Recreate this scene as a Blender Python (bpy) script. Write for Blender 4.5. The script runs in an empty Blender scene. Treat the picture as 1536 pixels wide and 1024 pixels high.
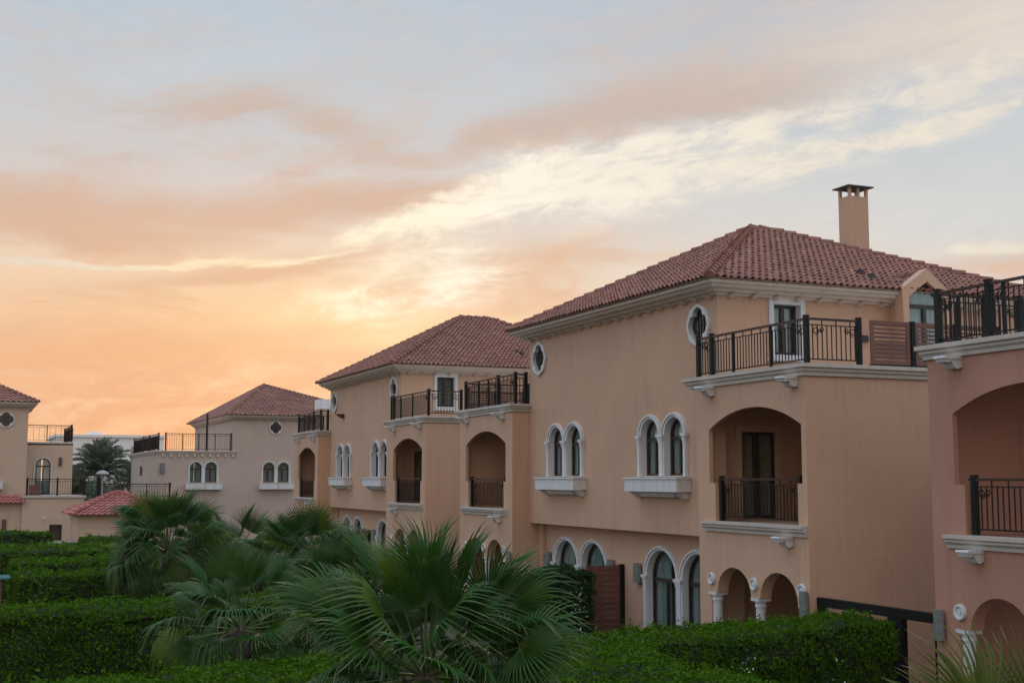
import bpy, bmesh, math, random
import numpy as np
from mathutils import Vector, Matrix, noise as mnoise
from mathutils.geometry import delaunay_2d_cdt
PI = math.pi
sc = bpy.context.scene
COL = sc.collection

# ------------------------------------------------------------------ camera
EYE = 4.333
HEAD = math.radians(22.97)
TILT = math.radians(6.158)
cam = bpy.data.cameras.new("camera")
cam.sensor_width = 36.0
cam.lens = 1900.0 / 1536.0 * 36.0
cam.clip_end = 6000.0
camo = bpy.data.objects.new("camera", cam)
COL.objects.link(camo)
camo.location = (0, 0, EYE)
camo.rotation_euler = (PI / 2 + TILT, 0, -HEAD)
sc.camera = camo
vs = sc.view_settings
vs.view_transform = 'Standard'
vs.look = 'None'
vs.exposure = 0.0
vs.gamma = 1.0
sc.cycles.max_bounces = 6
sc.cycles.transparent_max_bounces = 12


def lin(r, g, b):
    f = lambda c: c / 12.92 if c <= 0.04045 else ((c + 0.055) / 1.055) ** 2.4
    return (f(r / 255), f(g / 255), f(b / 255), 1.0)


# ------------------------------------------------------------------ node helper
class NT:
    def __init__(s, tree):
        s.t = tree

    def n(s, typ, **kw):
        nd = s.t.nodes.new(typ)
        for k, v in kw.items():
            setattr(nd, k, v)
        return nd

    def put(s, sock, v):
        if isinstance(v, bpy.types.NodeSocket):
            s.t.links.new(v, sock)
        elif v is not None:
            sock.default_value = v

    def m(s, op, a, b=None, c=None, clamp=False):
        nd = s.n('ShaderNodeMath', operation=op, use_clamp=clamp)
        for i, v in enumerate((a, b, c)):
            if v is not None:
                s.put(nd.inputs[i], v)
        return nd.outputs[0]

    def add(s, a, b): return s.m('ADD', a, b)
    def sub(s, a, b): return s.m('SUBTRACT', a, b)
    def mul(s, a, b): return s.m('MULTIPLY', a, b)

    def mix(s, f, a, b, blend='MIX'):
        nd = s.n('ShaderNodeMix', data_type='RGBA', blend_type=blend)
        s.put(nd.inputs[0], f)
        s.put(nd.inputs[6], a)
        s.put(nd.inputs[7], b)
        return nd.outputs[2]

    def ramp(s, fac, stops, interp='LINEAR'):
        nd = s.n('ShaderNodeValToRGB')
        cr = nd.color_ramp
        cr.interpolation = interp
        while len(cr.elements) < len(stops):
            cr.elements.new(0.5)
        for e, (p, c) in zip(cr.elements, stops):
            e.position = p
            e.color = c if len(c) == 4 else (*c, 1)
        s.put(nd.inputs[0], fac)
        return nd.outputs[0]

    def noise(s, vec, scale, detail=4, rough=0.55, dist=0.0):
        nd = s.n('ShaderNodeTexNoise')
        s.put(nd.inputs['Vector'], vec)
        nd.inputs['Scale'].default_value = scale
        nd.inputs['Detail'].default_value = detail
        nd.inputs['Roughness'].default_value = rough
        nd.inputs['Distortion'].default_value = dist
        return nd.outputs[0]

    def comb(s, x, y, z):
        nd = s.n('ShaderNodeCombineXYZ')
        for i, v in enumerate((x, y, z)):
            s.put(nd.inputs[i], v)
        return nd.outputs[0]

    def sep(s, v):
        nd = s.n('ShaderNodeSeparateXYZ')
        s.put(nd.inputs[0], v)
        return nd.outputs

    def smooth(s, v, a, b, lo=0.0, hi=1.0):
        nd = s.n('ShaderNodeMapRange', interpolation_type='SMOOTHSTEP')
        s.put(nd.inputs[0], v)
        for i, q in enumerate((a, b, lo, hi)):
            s.put(nd.inputs[i + 1], q)
        return nd.outputs[0]

    def maprange(s, v, a, b, lo=0.0, hi=1.0):
        nd = s.n('ShaderNodeMapRange')
        s.put(nd.inputs[0], v)
        for i, q in enumerate((a, b, lo, hi)):
            s.put(nd.inputs[i + 1], q)
        return nd.outputs[0]


# ------------------------------------------------------------------ world: dusk sky with clouds
SUN_AZ = HEAD + math.radians(-6.0)      # clockwise from +Y
SUN_EL = math.radians(5.0)
world = bpy.data.worlds.new("World")
sc.world = world
world.use_nodes = True
wt = world.node_tree
wt.nodes.clear()
W = NT(wt)
gen = W.n('ShaderNodeTexCoord').outputs['Generated']
dx, dy, dz = W.sep(gen)
ca, sa = math.cos(HEAD), math.sin(HEAD)
right = W.sub(W.mul(dx, ca), W.mul(dy, sa))
fwd = W.add(W.mul(dx, sa), W.mul(dy, ca))
az = W.m('ARCTAN2', right, fwd)
el = W.m('ARCSINE', dz)
n1 = W.sub(W.noise(gen, 5.0, 5, 0.55), 0.5)
n2 = W.sub(W.noise(W.comb(W.mul(az, 4.0), W.mul(el, 16.0), 3.7), 1.6, 7, 0.62, 0.6), 0.5)
n3 = W.sub(W.noise(W.comb(W.add(W.mul(az, 7.0), W.mul(el, 9.0)), W.sub(W.mul(el, 30.0), W.mul(az, 6.5)), 9.1), 1.3, 9, 0.64, 1.0), 0.5)
n4 = W.sub(W.noise(W.comb(W.mul(az, 30.0), W.sub(W.mul(el, 60.0), W.mul(az, 8.0)), 1.1), 1.0, 10, 0.66, 1.2), 0.5)
elw = W.add(el, W.add(W.mul(n1, 0.035), W.mul(n2, 0.05)))
cool = W.ramp(W.maprange(el, 0.0, 0.8), [
    (0.0, lin(232, 196, 168)), (0.10, lin(232, 206, 184)), (0.17, lin(228, 214, 203)), (0.235, lin(217, 217, 215)),
    (0.33, lin(203, 209, 213)), (0.41, lin(196, 199, 206)), (0.475, lin(191, 198, 209)), (0.75, lin(196, 206, 220)), (1.0, lin(212, 214, 218))])
warm = W.ramp(W.maprange(el, 0.0, 0.8), [
    (0.0, lin(232, 170, 128)), (0.045, lin(241, 178, 133)), (0.10, lin(238, 181, 142)), (0.155, lin(243, 196, 155)),
    (0.205, lin(240, 212, 182)), (0.26, lin(222, 207, 198)), (0.33, lin(206, 206, 209)), (0.41, lin(194, 204, 213)),
    (0.475, lin(186, 200, 214)), (0.75, lin(196, 206, 220)), (1.0, lin(206, 213, 224))])
g = W.m('EXPONENT', W.mul(W.m('POWER', W.m('ABSOLUTE', W.add(az, 0.25)), 2.0), -1.0 / (2 * 0.25 ** 2)))
base = W.mix(g, cool, warm)


def band(pts, wob=1.0, low=1.0):
    """(x, y, halfwidth, amp) along a cloud band, in the angular units of the view"""
    st = []
    for x, y, hw, amp in pts:
        a = math.atan((x - 768) / 1911.0)
        e = math.atan((717 - y) / 1900.0) * 0.97
        st.append(((a + 0.6) / 1.2, (e, hw / 1900.0, amp, 1)))
    c = W.ramp(W.maprange(az, -0.6, 0.6), st)
    nd = W.n('ShaderNodeSeparateColor')
    W.put(nd.inputs[0], c)
    cen, hw, amp = nd.outputs
    ee = W.add(el, W.add(W.mul(n1, 0.03 * wob), W.mul(n2, 0.05 * wob)))
    d = W.m('DIVIDE', W.sub(ee, cen), hw)
    dneg = W.mul(W.m('MINIMUM', d, 0.0), low)
    dpos = W.m('MAXIMUM', d, 0.0)
    q = W.add(W.m('POWER', W.m('ABSOLUTE', dneg), 2.0), W.m('POWER', dpos, 2.0))
    return W.mul(amp, W.m('EXPONENT', W.mul(q, -1.0)))


def mx_(*v):
    r = v[0]
    for q in v[1:]:
        r = W.m('MAXIMUM', r, q)
    return r


pinkA = band([(-120, 330, 62, .95), (0, 330, 62, 1), (300, 336, 58, 1), (520, 296, 40, 1), (690, 266, 24, .85), (800, 235, 14, 0)], 0.6, 1.2)
pinkB = band([(40, 205, 16, 0), (230, 150, 26, .55), (380, 130, 32, .8), (520, 180, 46, .7), (640, 215, 30, .4), (720, 200, 30, 0)], 1.2)
pinkC = band([(600, 215, 20, 0), (730, 170, 30, .8), (900, 150, 50, 1), (1150, 105, 66, 1), (1400, 58, 64, .95), (1600, 25, 60, .8), (1750, 0, 60, 0)], 0.8, 1.4)
pinkD = band([(40, 445, 14, .4), (200, 435, 22, .8), (380, 405, 24, .9), (520, 378, 18, .6), (640, 352, 12, .1), (720, 345, 10, 0)], 1.0)
pinkE = band([(640, 410, 20, 0), (720, 385, 30, .7), (800, 385, 38, .8), (920, 360, 40, .5), (1050, 350, 30, 0)], 1.2)
pinkF = band([(-100, 545, 50, .7), (200, 520, 44, .75), (400, 500, 26, .7), (600, 480, 14, .5), (700, 470, 8, 0)], 1.2)
pinkG = band([(1180, 420, 20, 0), (1380, 415, 22, .5), (1560, 408, 24, .6), (1750, 400, 20, 0)], 0.8)
pinkH = band([(-100, 215, 40, .25), (200, 225, 46, .3), (450, 220, 50, .35), (700, 190, 50, .35), (900, 120, 60, .3), (1100, 60, 60, .3), (1300, 0, 60, .2), (1500, -40, 60, 0)], 1.2)
pinkI = band([(700, 30, 40, 0), (900, 40, 60, .35), (1150, 10, 80, .6), (1400, -30, 90, .7), (1600, -50, 90, .6), (1750, -60, 60, 0)], 1.0)
pke = mx_(pinkH, pinkI, pinkA, pinkB, pinkC, pinkD, pinkE, pinkF, pinkG)
fib = W.add(W.mul(n2, 1.3), W.add(W.mul(n3, 1.0), W.mul(n4, 0.55)))
pk = W.smooth(W.add(pke, W.mul(fib, W.m('MULTIPLY', pke, 3.0, clamp=True))), 0.0, 1.05)
pinkcol = W.ramp(W.maprange(el, 0.0, 0.45), [(0.0, lin(238, 176, 132)), (0.22, lin(238, 180, 138)), (0.34, lin(226, 182, 150)), (0.45, lin(217, 180, 157)), (0.52, lin(208, 177, 160)),
                                           (0.62, lin(203, 182, 170)), (0.8, lin(208, 192, 183)), (1.0, lin(205, 200, 199))])
crA = band([(420, 392, 8, 0), (520, 350, 18, .7), (640, 316, 36, 1.0), (760, 276, 66, 1.15), (930, 262, 66, 1.2), (1080, 248, 48, 1.1),
            (1250, 220, 30, .9), (1400, 194, 24, .9), (1540, 168, 17, .85), (1700, 140, 8, 0)], 0.8, 1.3)
crB = band([(600, 250, 10, 0), (800, 218, 26, .75), (1000, 196, 26, .9), (1200, 166, 26, .85), (1350, 138, 28, .8), (1500, 110, 34, .7), (1650, 90, 34, 0)], 0.7)
crC = band([(360, 480, 14, 0), (480, 455, 34, .6), (590, 415, 58, .85), (690, 375, 50, .9), (760, 380, 36, .45), (840, 400, 24, 0)], 1.2)
crD = band([(-100, 405, 9, .7), (60, 402, 10, .9), (200, 398, 7, .9), (420, 386, 7, .8), (540, 365, 8, .5), (600, 350, 8, 0)], 0.6)
crE = band([(1400, 385, 5, 0), (1450, 376, 10, .9), (1510, 377, 12, 1.0), (1570, 384, 10, .8), (1640, 388, 6, 0)], 0.5)
cre = mx_(crA, crB, crC)
wis = W.add(W.mul(n3, 2.9), W.add(W.mul(n4, 1.9), W.mul(n2, 1.0)))
cr1 = W.smooth(W.add(cre, W.mul(wis, W.m('MULTIPLY', cre, 1.4, clamp=True))), 0.02, 1.25)
cr2 = W.smooth(W.add(mx_(crD, crE), W.mul(wis, W.m('MULTIPLY', mx_(crD, crE), 0.6, clamp=True))), 0.25, 1.0)
cr = W.m('MAXIMUM', cr1, cr2)
creamc = W.ramp(W.maprange(az, -0.4, 0.45), [(0.0, lin(228, 214, 200)), (0.22, lin(252, 230, 190)), (0.30, lin(255, 243, 212)), (0.45, lin(255, 246, 228)), (0.6, lin(248, 238, 222)), (0.75, lin(240, 229, 212)), (1.0, lin(236, 224, 208))])
# glow of the sun behind the cloud
ga = W.m('POWER', W.m('DIVIDE', W.add(az, 0.105), 0.12), 2.0)
ge = W.m('POWER', W.m('DIVIDE', W.sub(W.add(elw, W.mul(n3, 0.03)), 0.122), 0.020), 2.0)
glow = W.m('EXPONENT', W.mul(W.add(ga, ge), -1.0))
# soft cloud field over the rest of the dome
back = W.smooth(W.m('ABSOLUTE', az), 0.48, 0.75)
bc = W.mul(back, W.smooth(n2, -0.05, 0.2))
skyc = W.mix(W.mul(W.mul(W.smooth(fib, -0.12, 0.25), W.smooth(az, 0.28, -0.1, 0.15, 1.0)), 0.34), base, pinkcol)
lowb = W.m('MULTIPLY', W.smooth(el, 0.20, 0.10), W.smooth(W.add(n3, W.mul(n4, 0.6)), -0.10, 0.16))
skyc = W.mix(W.mul(lowb, 0.6), skyc, W.mix(g, lin(236, 222, 206), lin(250, 206, 164)))
lowd = W.m('MULTIPLY', W.smooth(el, 0.20, 0.10), W.smooth(W.add(n2, W.mul(n4, 0.5)), 0.02, 0.20))
skyc = W.mix(W.mul(lowd, 0.7), skyc, W.mix(g, lin(214, 196, 186), lin(232, 168, 124)))
skyc = W.mix(W.mul(pk, 0.92), skyc, pinkcol)
skyc = W.mix(W.mul(glow, 0.62), skyc, lin(254, 222, 168))
crF = band([(950, 110, 40, 0), (1150, 70, 60, .3), (1350, 50, 75, .65), (1540, 40, 90, .9), (1700, 30, 90, .7), (1800, 20, 80, 0)], 1.0)
skyc = W.mix(W.m('MULTIPLY', W.add(crF, W.mul(fib, 0.25)), W.smooth(crF, 0.0, 0.5), clamp=True), skyc, lin(230, 218, 207))
skyc = W.mix(W.mul(cr, 0.95), skyc, creamc)
skyc = W.mix(W.mul(bc, 0.5), skyc, lin(222, 208, 200))
tint = W.m('ADD', 1.0, W.add(W.mul(n4, 0.11), W.mul(n3, 0.16)))
skyc = W.mix(1.0, skyc, W.comb(tint, tint, tint), 'MULTIPLY')
sky_fill = W.m('MAXIMUM', W.smooth(W.m('ABSOLUTE', az), 0.6, 1.6), W.smooth(el, 0.45, 1.0))  # sky behind the camera and overhead, brightened and tinted as added fill light
skyc = W.mix(sky_fill, skyc, W.mix(1.0, skyc, W.mix(W.smooth(W.m('ABSOLUTE', az), 2.0, 2.8), (1.29, 1.64, 1.98, 1), (1.56, 1.46, 1.38, 1)), 'MULTIPLY'))
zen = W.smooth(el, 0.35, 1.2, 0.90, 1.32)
skyc = W.mix(sky_fill, skyc, W.mix(1.0, skyc, W.comb(zen, zen, zen), 'MULTIPLY'))
nish = W.n('ShaderNodeTexSky', sky_type='NISHITA')
nish.sun_disc = False
nish.sun_elevation = SUN_EL
nish.sun_rotation = SUN_AZ
nish.dust_density = 2.0
bg1 = W.n('ShaderNodeBackground')
W.put(bg1.inputs[0], nish.outputs[0])
bg1.inputs[1].default_value = 0.10
bg2 = W.n('ShaderNodeBackground')
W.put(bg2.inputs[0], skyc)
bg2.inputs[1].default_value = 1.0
mx = W.n('ShaderNodeMixShader')
mx.inputs[0].default_value = 0.97
wt.links.new(bg1.outputs[0], mx.inputs[1])
wt.links.new(bg2.outputs[0], mx.inputs[2])
wo = W.n('ShaderNodeOutputWorld')
wt.links.new(mx.outputs[0], wo.inputs[0])

sun = bpy.data.lights.new("sun", 'SUN')
sun.energy = 0.6
sun.angle = math.radians(12)
sun.color = (1.0, 0.72, 0.45)
suno = bpy.data.objects.new("sun", sun)
COL.objects.link(suno)
sd = Vector((math.sin(SUN_AZ) * math.cos(SUN_EL), math.cos(SUN_AZ) * math.cos(SUN_EL), math.sin(SUN_EL)))
suno.rotation_euler = (-sd).to_track_quat('-Z', 'Y').to_euler()
suno.location = sd * 300


# ------------------------------------------------------------------ materials
def mat(name):
    m = bpy.data.materials.new(name)
    m.use_nodes = True
    t = NT(m.node_tree)
    p = m.node_tree.nodes['Principled BSDF']
    return m, t, p


def pos(t):
    return t.n('ShaderNodeNewGeometry').outputs['Position']


def bump(t, p, h, strength, dist=0.02):
    b = t.n('ShaderNodeBump')
    b.inputs['Strength'].default_value = strength
    b.inputs['Distance'].default_value = dist
    t.put(b.inputs['Height'], h)
    t.put(p.inputs['Normal'], b.outputs[0])


def plaster(name, c, c2):
    m, t, p = mat(name)
    P = pos(t)
    big = t.noise(P, 0.35, 4, 0.6)
    x, y, z = t.sep(P)
    streak = t.noise(t.comb(t.mul(x, 5.0), t.mul(y, 5.0), t.mul(z, 0.35)), 1.0, 4, 0.6)
    fine = t.noise(P, 9.0, 5, 0.65)
    f = t.add(t.mul(big, 0.75), t.mul(fine, 0.25))
    col = t.mix(t.smooth(f, 0.35, 0.65), c, c2)
    dirt = t.smooth(streak, 0.5, 0.8, 0.0, 0.34)
    col = t.mix(dirt, col, (c[0] * 0.72, c[1] * 0.70, c[2] * 0.70, 1))
    drip = t.noise(t.comb(t.mul(x, 9.0), t.mul(y, 9.0), t.mul(z, 0.5)), 1.0, 4, 0.6)
    under = t.m('MAXIMUM', t.mul(t.smooth(z, 5.2, 6.35), t.smooth(z, 6.45, 6.35)), t.m('MAXIMUM', t.mul(t.smooth(z, 2.2, 3.2), t.smooth(z, 3.45, 3.2)), t.smooth(z, 0.9, 0.1)))
    wear = t.mul(t.mul(under, t.smooth(drip, 0.46, 0.66)), 0.13)
    col = t.mix(wear, col, (c[0] * 0.55, c[1] * 0.55, c[2] * 0.56, 1))
    vo = t.n('ShaderNodeTexVoronoi', feature='DISTANCE_TO_EDGE')
    warp = t.n('ShaderNodeVectorMath', operation='ADD')
    wn_ = t.n('ShaderNodeTexNoise')
    t.put(wn_.inputs['Vector'], P)
    wn_.inputs['Scale'].default_value = 2.2
    wn_.inputs['Detail'].default_value = 5
    t.put(warp.inputs[0], P)
    t.put(warp.inputs[1], wn_.outputs['Color'])
    t.put(vo.inputs['Vector'], warp.outputs[0])
    vo.inputs['Scale'].default_value = 0.55
    crack = t.mul(t.smooth(vo.outputs['Distance'], 0.008, 0.001), t.smooth(t.noise(P, 0.6, 3, 0.6), 0.54, 0.62))
    col = t.mix(t.mul(crack, 0.12), col, (c[0] * 0.45, c[1] * 0.42, c[2] * 0.42, 1))
    patch = t.smooth(t.noise(P, 0.8, 2, 0.5, 1.5), 0.62, 0.64)
    col = t.mix(t.mul(patch, 0.10), col, (c2[0] * 1.12, c2[1] * 1.12, c2[2] * 1.12, 1))
    t.put(p.inputs['Base Color'], col)
    p.inputs['Roughness'].default_value = 0.92
    p.inputs['Specular IOR Level'].default_value = 0.2
    bump(t, p, t.add(t.noise(P, 60.0, 4, 0.7), t.mul(t.noise(P, 6.0, 3), 1.5)), 0.25, 0.012)
    return m


M = {}
M['peach'] = plaster('peach_plaster', (0.488, 0.310, 0.214, 1), (0.54, 0.346, 0.24, 1))
M['pink'] = plaster('pink_plaster', (0.39, 0.205, 0.147, 1), (0.435, 0.233, 0.168, 1))
M['sand'] = plaster('sand_plaster', (0.49, 0.36, 0.26, 1), (0.54, 0.40, 0.295, 1))
M['dusk'] = plaster('rose_plaster', (0.455, 0.35, 0.295, 1), (0.495, 0.385, 0.325, 1))


def stone(name, c, rough=0.7):
    m, t, p = mat(name)
    P = pos(t)
    x, y, z = t.sep(P)
    st = t.noise(t.comb(t.mul(x, 6.0), t.mul(y, 6.0), t.mul(z, 1.2)), 1.0, 5, 0.65)
    col = t.mix(t.smooth(st, 0.45, 0.75, 0, 0.5), c, (c[0] * 0.66, c[1] * 0.63, c[2] * 0.58, 1))
    t.put(p.inputs['Base Color'], col)
    p.inputs['Roughness'].default_value = rough
    bump(t, p, t.noise(P, 40.0, 4, 0.6), 0.15, 0.01)
    return m


M['white'] = stone('white_stone', (0.58, 0.58, 0.585, 1))
M['ledge'] = stone('ledge_stone', (0.47, 0.425, 0.38, 1))
M['cornice'] = stone('cornice_stone', (0.54, 0.45, 0.385, 1))


def plain(name, c, rough=0.5, metal=0.0, var=0.25, scale=8.0, spec=0.5):
    m, t, p = mat(name)
    n = t.noise(pos(t), scale, 4, 0.6)
    col = t.mix(t.smooth(n, 0.35, 0.7), c, (c[0] * (1 - var), c[1] * (1 - var), c[2] * (1 - var), 1))
    t.put(p.inputs['Base Color'], col)
    p.inputs['Roughness'].default_value = rough
    p.inputs['Metallic'].default_value = metal
    p.inputs['Specular IOR Level'].default_value = spec
    return m


M['iron'] = plain('painted_iron', (0.007, 0.009, 0.0085, 1), 0.45, spec=0.18)
M['bars'] = plain('iron_bars', (0.016, 0.011, 0.010, 1), 0.5, spec=0.15)
M['rail'] = plain('handrail_brown', (0.045, 0.020, 0.015, 1), 0.45, spec=0.3)
M['lampgrey'] = plain('lamp_grey', (0.16, 0.18, 0.175, 1), 0.45)
M['lampdark'] = plain('lamp_bronze', (0.10, 0.06, 0.045, 1), 0.5)
M['frame'] = plain('dark_frame', (0.030, 0.021, 0.017, 1), 0.45)
M['greypaint'] = plain('grey_paint', (0.30, 0.31, 0.30, 1), 0.5)
M['darkcloth'] = plain('dark_cover', (0.02, 0.02, 0.022, 1), 0.6)
M['teal'] = plain('pale_teal_paint', (0.05, 0.15, 0.14, 1), 0.7, spec=0.2)
M['trunk'] = plain('palm_bark', (0.075, 0.055, 0.038, 1), 0.9, 0, 0.6, 18)
M['shade_twig'] = plain('shaded_twigs', (0.008, 0.018, 0.003, 1), 0.9, 0, 0.5, 20)  # near-black green: the shade inside the hedge is put into the colour
M['hazewhite'] = plain('haze_paled_concrete', (0.86, 0.82, 0.79, 1), 0.8)  # base colour whitened to stand in for haze over the far block
M['tank'] = plain('white_tank', (0.75, 0.76, 0.78, 1), 0.5)
M['flower'] = plain('white_petals', (0.62, 0.64, 0.66, 1), 0.6)


def wood():
    m, t, p = mat('stained_wood')
    x, y, z = t.sep(pos(t))
    gr = t.noise(t.comb(t.mul(x, 2.5), t.mul(y, 2.5), t.mul(z, 45.0)), 1.0, 5, 0.6, 0.4)
    isl = t.n('ShaderNodeNewGeometry').outputs['Random Per Island']
    col = t.mix(t.smooth(gr, 0.3, 0.7), (0.19, 0.078, 0.05, 1), (0.12, 0.05, 0.033, 1))
    col = t.mix(t.mul(isl, 0.4), col, (0.06, 0.028, 0.02, 1))
    t.put(p.inputs['Base Color'], col)
    p.inputs['Roughness'].default_value = 0.6
    return m


M['wood'] = wood()


def glass():
    m, t, p = mat('window_glass')
    m.node_tree.nodes.remove(p)
    ge_ = t.n('ShaderNodeNewGeometry')
    dt = t.n('ShaderNodeVectorMath', operation='DOT_PRODUCT')
    t.put(dt.inputs[0], ge_.outputs['Normal'])
    t.put(dt.inputs[1], ge_.outputs['Incoming'])
    graze = t.m('POWER', t.sub(1.0, t.m('ABSOLUTE', dt.outputs['Value'])), 5.0)
    gl = t.n('ShaderNodeBsdfGlossy')
    gl.inputs['Roughness'].default_value = 0.02
    gl.inputs['Color'].default_value = (0.9, 0.95, 0.95, 1)
    tr = t.n('ShaderNodeBsdfTransparent')
    tr.inputs[0].default_value = (0.96, 0.99, 0.98, 1)
    mxs = t.n('ShaderNodeMixShader')
    t.put(mxs.inputs[0], t.m('ADD', t.mul(graze, 0.85), 0.06, clamp=True))
    t.t.links.new(tr.outputs[0], mxs.inputs[1])
    t.t.links.new(gl.outputs[0], mxs.inputs[2])
    t.t.links.new(mxs.outputs[0], t.t.nodes['Material Output'].inputs[0])
    return m


M['glass'] = glass()
M['darkglass'] = plain('dark_leaded_glass', (0.012, 0.017, 0.016, 1), 0.12, 0, 0.3, 4)
M['curtain'] = plain('pale_curtain', (0.20, 0.27, 0.265, 1), 0.9)
M['drape'] = plain('olive_curtain', (0.26, 0.24, 0.16, 1), 0.9)


def terracotta(name, c1, c2, c3):
    m, t, p = mat(name)
    uv = t.n('ShaderNodeUVMap', uv_map='tile').outputs[0]
    wn = t.n('ShaderNodeTexWhiteNoise', noise_dimensions='2D')
    t.put(wn.inputs['Vector'], uv)
    P = pos(t)
    col = t.mix(wn.outputs[0], c1, c2)
    col = t.mix(t.smooth(wn.outputs[0], 0.86, 0.95, 0, 0.55), col, c3)
    col = t.mix(t.smooth(t.noise(P, 0.9, 5, 0.6), 0.42, 0.72, 0, 0.45), col, (c2[0] * 0.62, c2[1] * 0.66, c2[2] * 0.72, 1))
    col = t.mix(t.smooth(t.noise(P, 22.0, 4, 0.7), 0.5, 0.8, 0, 0.3), col, c3)
    t.put(p.inputs['Base Color'], col)
    p.inputs['Roughness'].default_value = 0.75
    bump(t, p, t.noise(P, 45.0, 4, 0.6), 0.2, 0.01)
    return m


M['tile'] = terracotta('terracotta_tiles', (0.27, 0.105, 0.068, 1), (0.17, 0.066, 0.045, 1), (0.38, 0.195, 0.135, 1))
M['redtile'] = terracotta('red_tiles', (0.36, 0.10, 0.08, 1), (0.28, 0.075, 0.065, 1), (0.46, 0.20, 0.16, 1))


def leafmat(name, c1, c2, c3, rough=0.5, uvtip=False, trans=0.35, spec=0.16):
    m, t, p = mat(name)
    geo = t.n('ShaderNodeNewGeometry')
    P = geo.outputs['Position']
    if uvtip:
        x, y, z = t.sep(t.n('ShaderNodeUVMap', uv_map='frond').outputs[0])
        oi = t.n('ShaderNodeObjectInfo').outputs['Random']
        r = t.add(t.mul(y, 0.6), t.mul(oi, 0.4))
        col = t.mix(r, c1, c2)
        col = t.mix(t.mul(t.m('FRACT', t.mul(y, 7.3)), 0.5), col, (c1[0] * 0.35, c1[1] * 0.4, c1[2] * 0.4, 1))
        col = t.mix(t.smooth(oi, 0.72, 1.0, 0, 0.6), col, c3)
        tipn = t.add(x, t.mul(t.sub(y, 0.5), 0.30))
        col = t.mix(t.smooth(tipn, 0.86, 1.08, 0.0, 0.75), col, (0.32, 0.29, 0.15, 1))
        col = t.mix(t.smooth(x, 0.0, 0.16, 0.55, 0.0), col, (0.17, 0.20, 0.07, 1))
    else:
        r = geo.outputs['Random Per Island']
        col = t.mix(r, c1, c2)
        col = t.mix(t.smooth(r, 0.8, 1.0, 0, 0.7), col, c3)
        col = t.mix(t.smooth(t.noise(P, 1.3, 3, 0.6), 0.45, 0.7, 0, 0.4), col, c2)
    t.put(p.inputs['Base Color'], col)
    p.inputs['Roughness'].default_value = rough
    p.inputs['Specular IOR Level'].default_value = spec
    td = t.n('ShaderNodeBsdfTranslucent')
    t.put(td.inputs[0], col)
    ms = t.n('ShaderNodeMixShader')
    ms.inputs[0].default_value = trans
    t.t.links.new(p.outputs[0], ms.inputs[1])
    t.t.links.new(td.outputs[0], ms.inputs[2])
    t.t.links.new(ms.outputs[0], t.t.nodes['Material Output'].inputs[0])
    return m


M['hedge'] = leafmat('hedge_leaves', (0.062, 0.150, 0.004, 1), (0.034, 0.090, 0.003, 1), (0.13, 0.225, 0.006, 1), 0.55, False, 0.28, 0.05)
M['darkhedge'] = leafmat('dark_hedge_leaves', (0.030, 0.082, 0.020, 1), (0.020, 0.056, 0.014, 1), (0.055, 0.11, 0.03, 1), 0.55, False, 0.35, 0.06)
M['frond'] = leafmat('palm_frond', (0.034, 0.112, 0.007, 1), (0.042, 0.102, 0.024, 1), (0.14, 0.20, 0.008, 1), 0.33, True, 0.28, 0.26)
M['dryfrond'] = leafmat('yellowed_frond', (0.12, 0.15, 0.024, 1), (0.06, 0.10, 0.014, 1), (0.21, 0.20, 0.05, 1), 0.45, True)
M['date'] = leafmat('date_frond', (0.16, 0.185, 0.12, 1), (0.13, 0.155, 0.10, 1), (0.21, 0.21, 0.15, 1), 0.5, True)  # paled colours, distance haze mixed into the fronds
M['tree'] = leafmat('tree_leaves', (0.09, 0.115, 0.07, 1), (0.065, 0.09, 0.055, 1), (0.12, 0.14, 0.085, 1), 0.55)


def soil(name, c1, c2, c3):
    m, t, p = mat(name)
    P = pos(t)
    col = t.mix(t.smooth(t.noise(P, 0.5, 6, 0.6), 0.35, 0.65), c1, c2)
    col = t.mix(t.smooth(t.noise(P, 14.0, 5, 0.7), 0.45, 0.75, 0, 0.7), col, c3)
    t.put(p.inputs['Base Color'], col)
    p.inputs['Roughness'].default_value = 0.95
    bump(t, p, t.noise(P, 12.0, 6, 0.7), 0.6, 0.04)
    return m


M['ground'] = soil('garden_soil', (0.035, 0.045, 0.018, 1), (0.05, 0.04, 0.025, 1), (0.02, 0.03, 0.01, 1))
M['terrace'] = soil('terrace_paving', (0.58, 0.52, 0.45, 1), (0.62, 0.56, 0.49, 1), (0.48, 0.43, 0.37, 1))
M['paving'] = soil('paving', (0.20, 0.17, 0.14, 1), (0.24, 0.20, 0.165, 1), (0.15, 0.13, 0.11, 1))


# ------------------------------------------------------------------ mesh helpers
LOC = {}


def thing(name, loc, label, cat, group=None):
    o = bpy.data.objects.new(name, None)
    o.empty_display_size = 0.3
    o.location = loc
    COL.objects.link(o)
    LOC[o.name] = Vector(loc)
    o['label'] = label
    o['category'] = cat
    if group:
        o['group'] = group
    return o


class Fr:
    """wall frame: u along the wall, n outwards, z up"""
    def __init__(s, ox, oy, U, N):
        s.o, s.U, s.N = (ox, oy), U, N

    def __call__(s, u, n, z):
        return (s.o[0] + s.U[0] * u + s.N[0] * n, s.o[1] + s.U[1] * u + s.N[1] * n, z)


def FX(x):      # wall facing -X, u = world y
    return Fr(x, 0, (0, 1), (-1, 0))


def FY(y):      # wall facing -Y, u = world x
    return Fr(0, y, (1, 0), (0, -1))


WORLD = Fr(0, 0, (1, 0), (0, 1))


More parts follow.
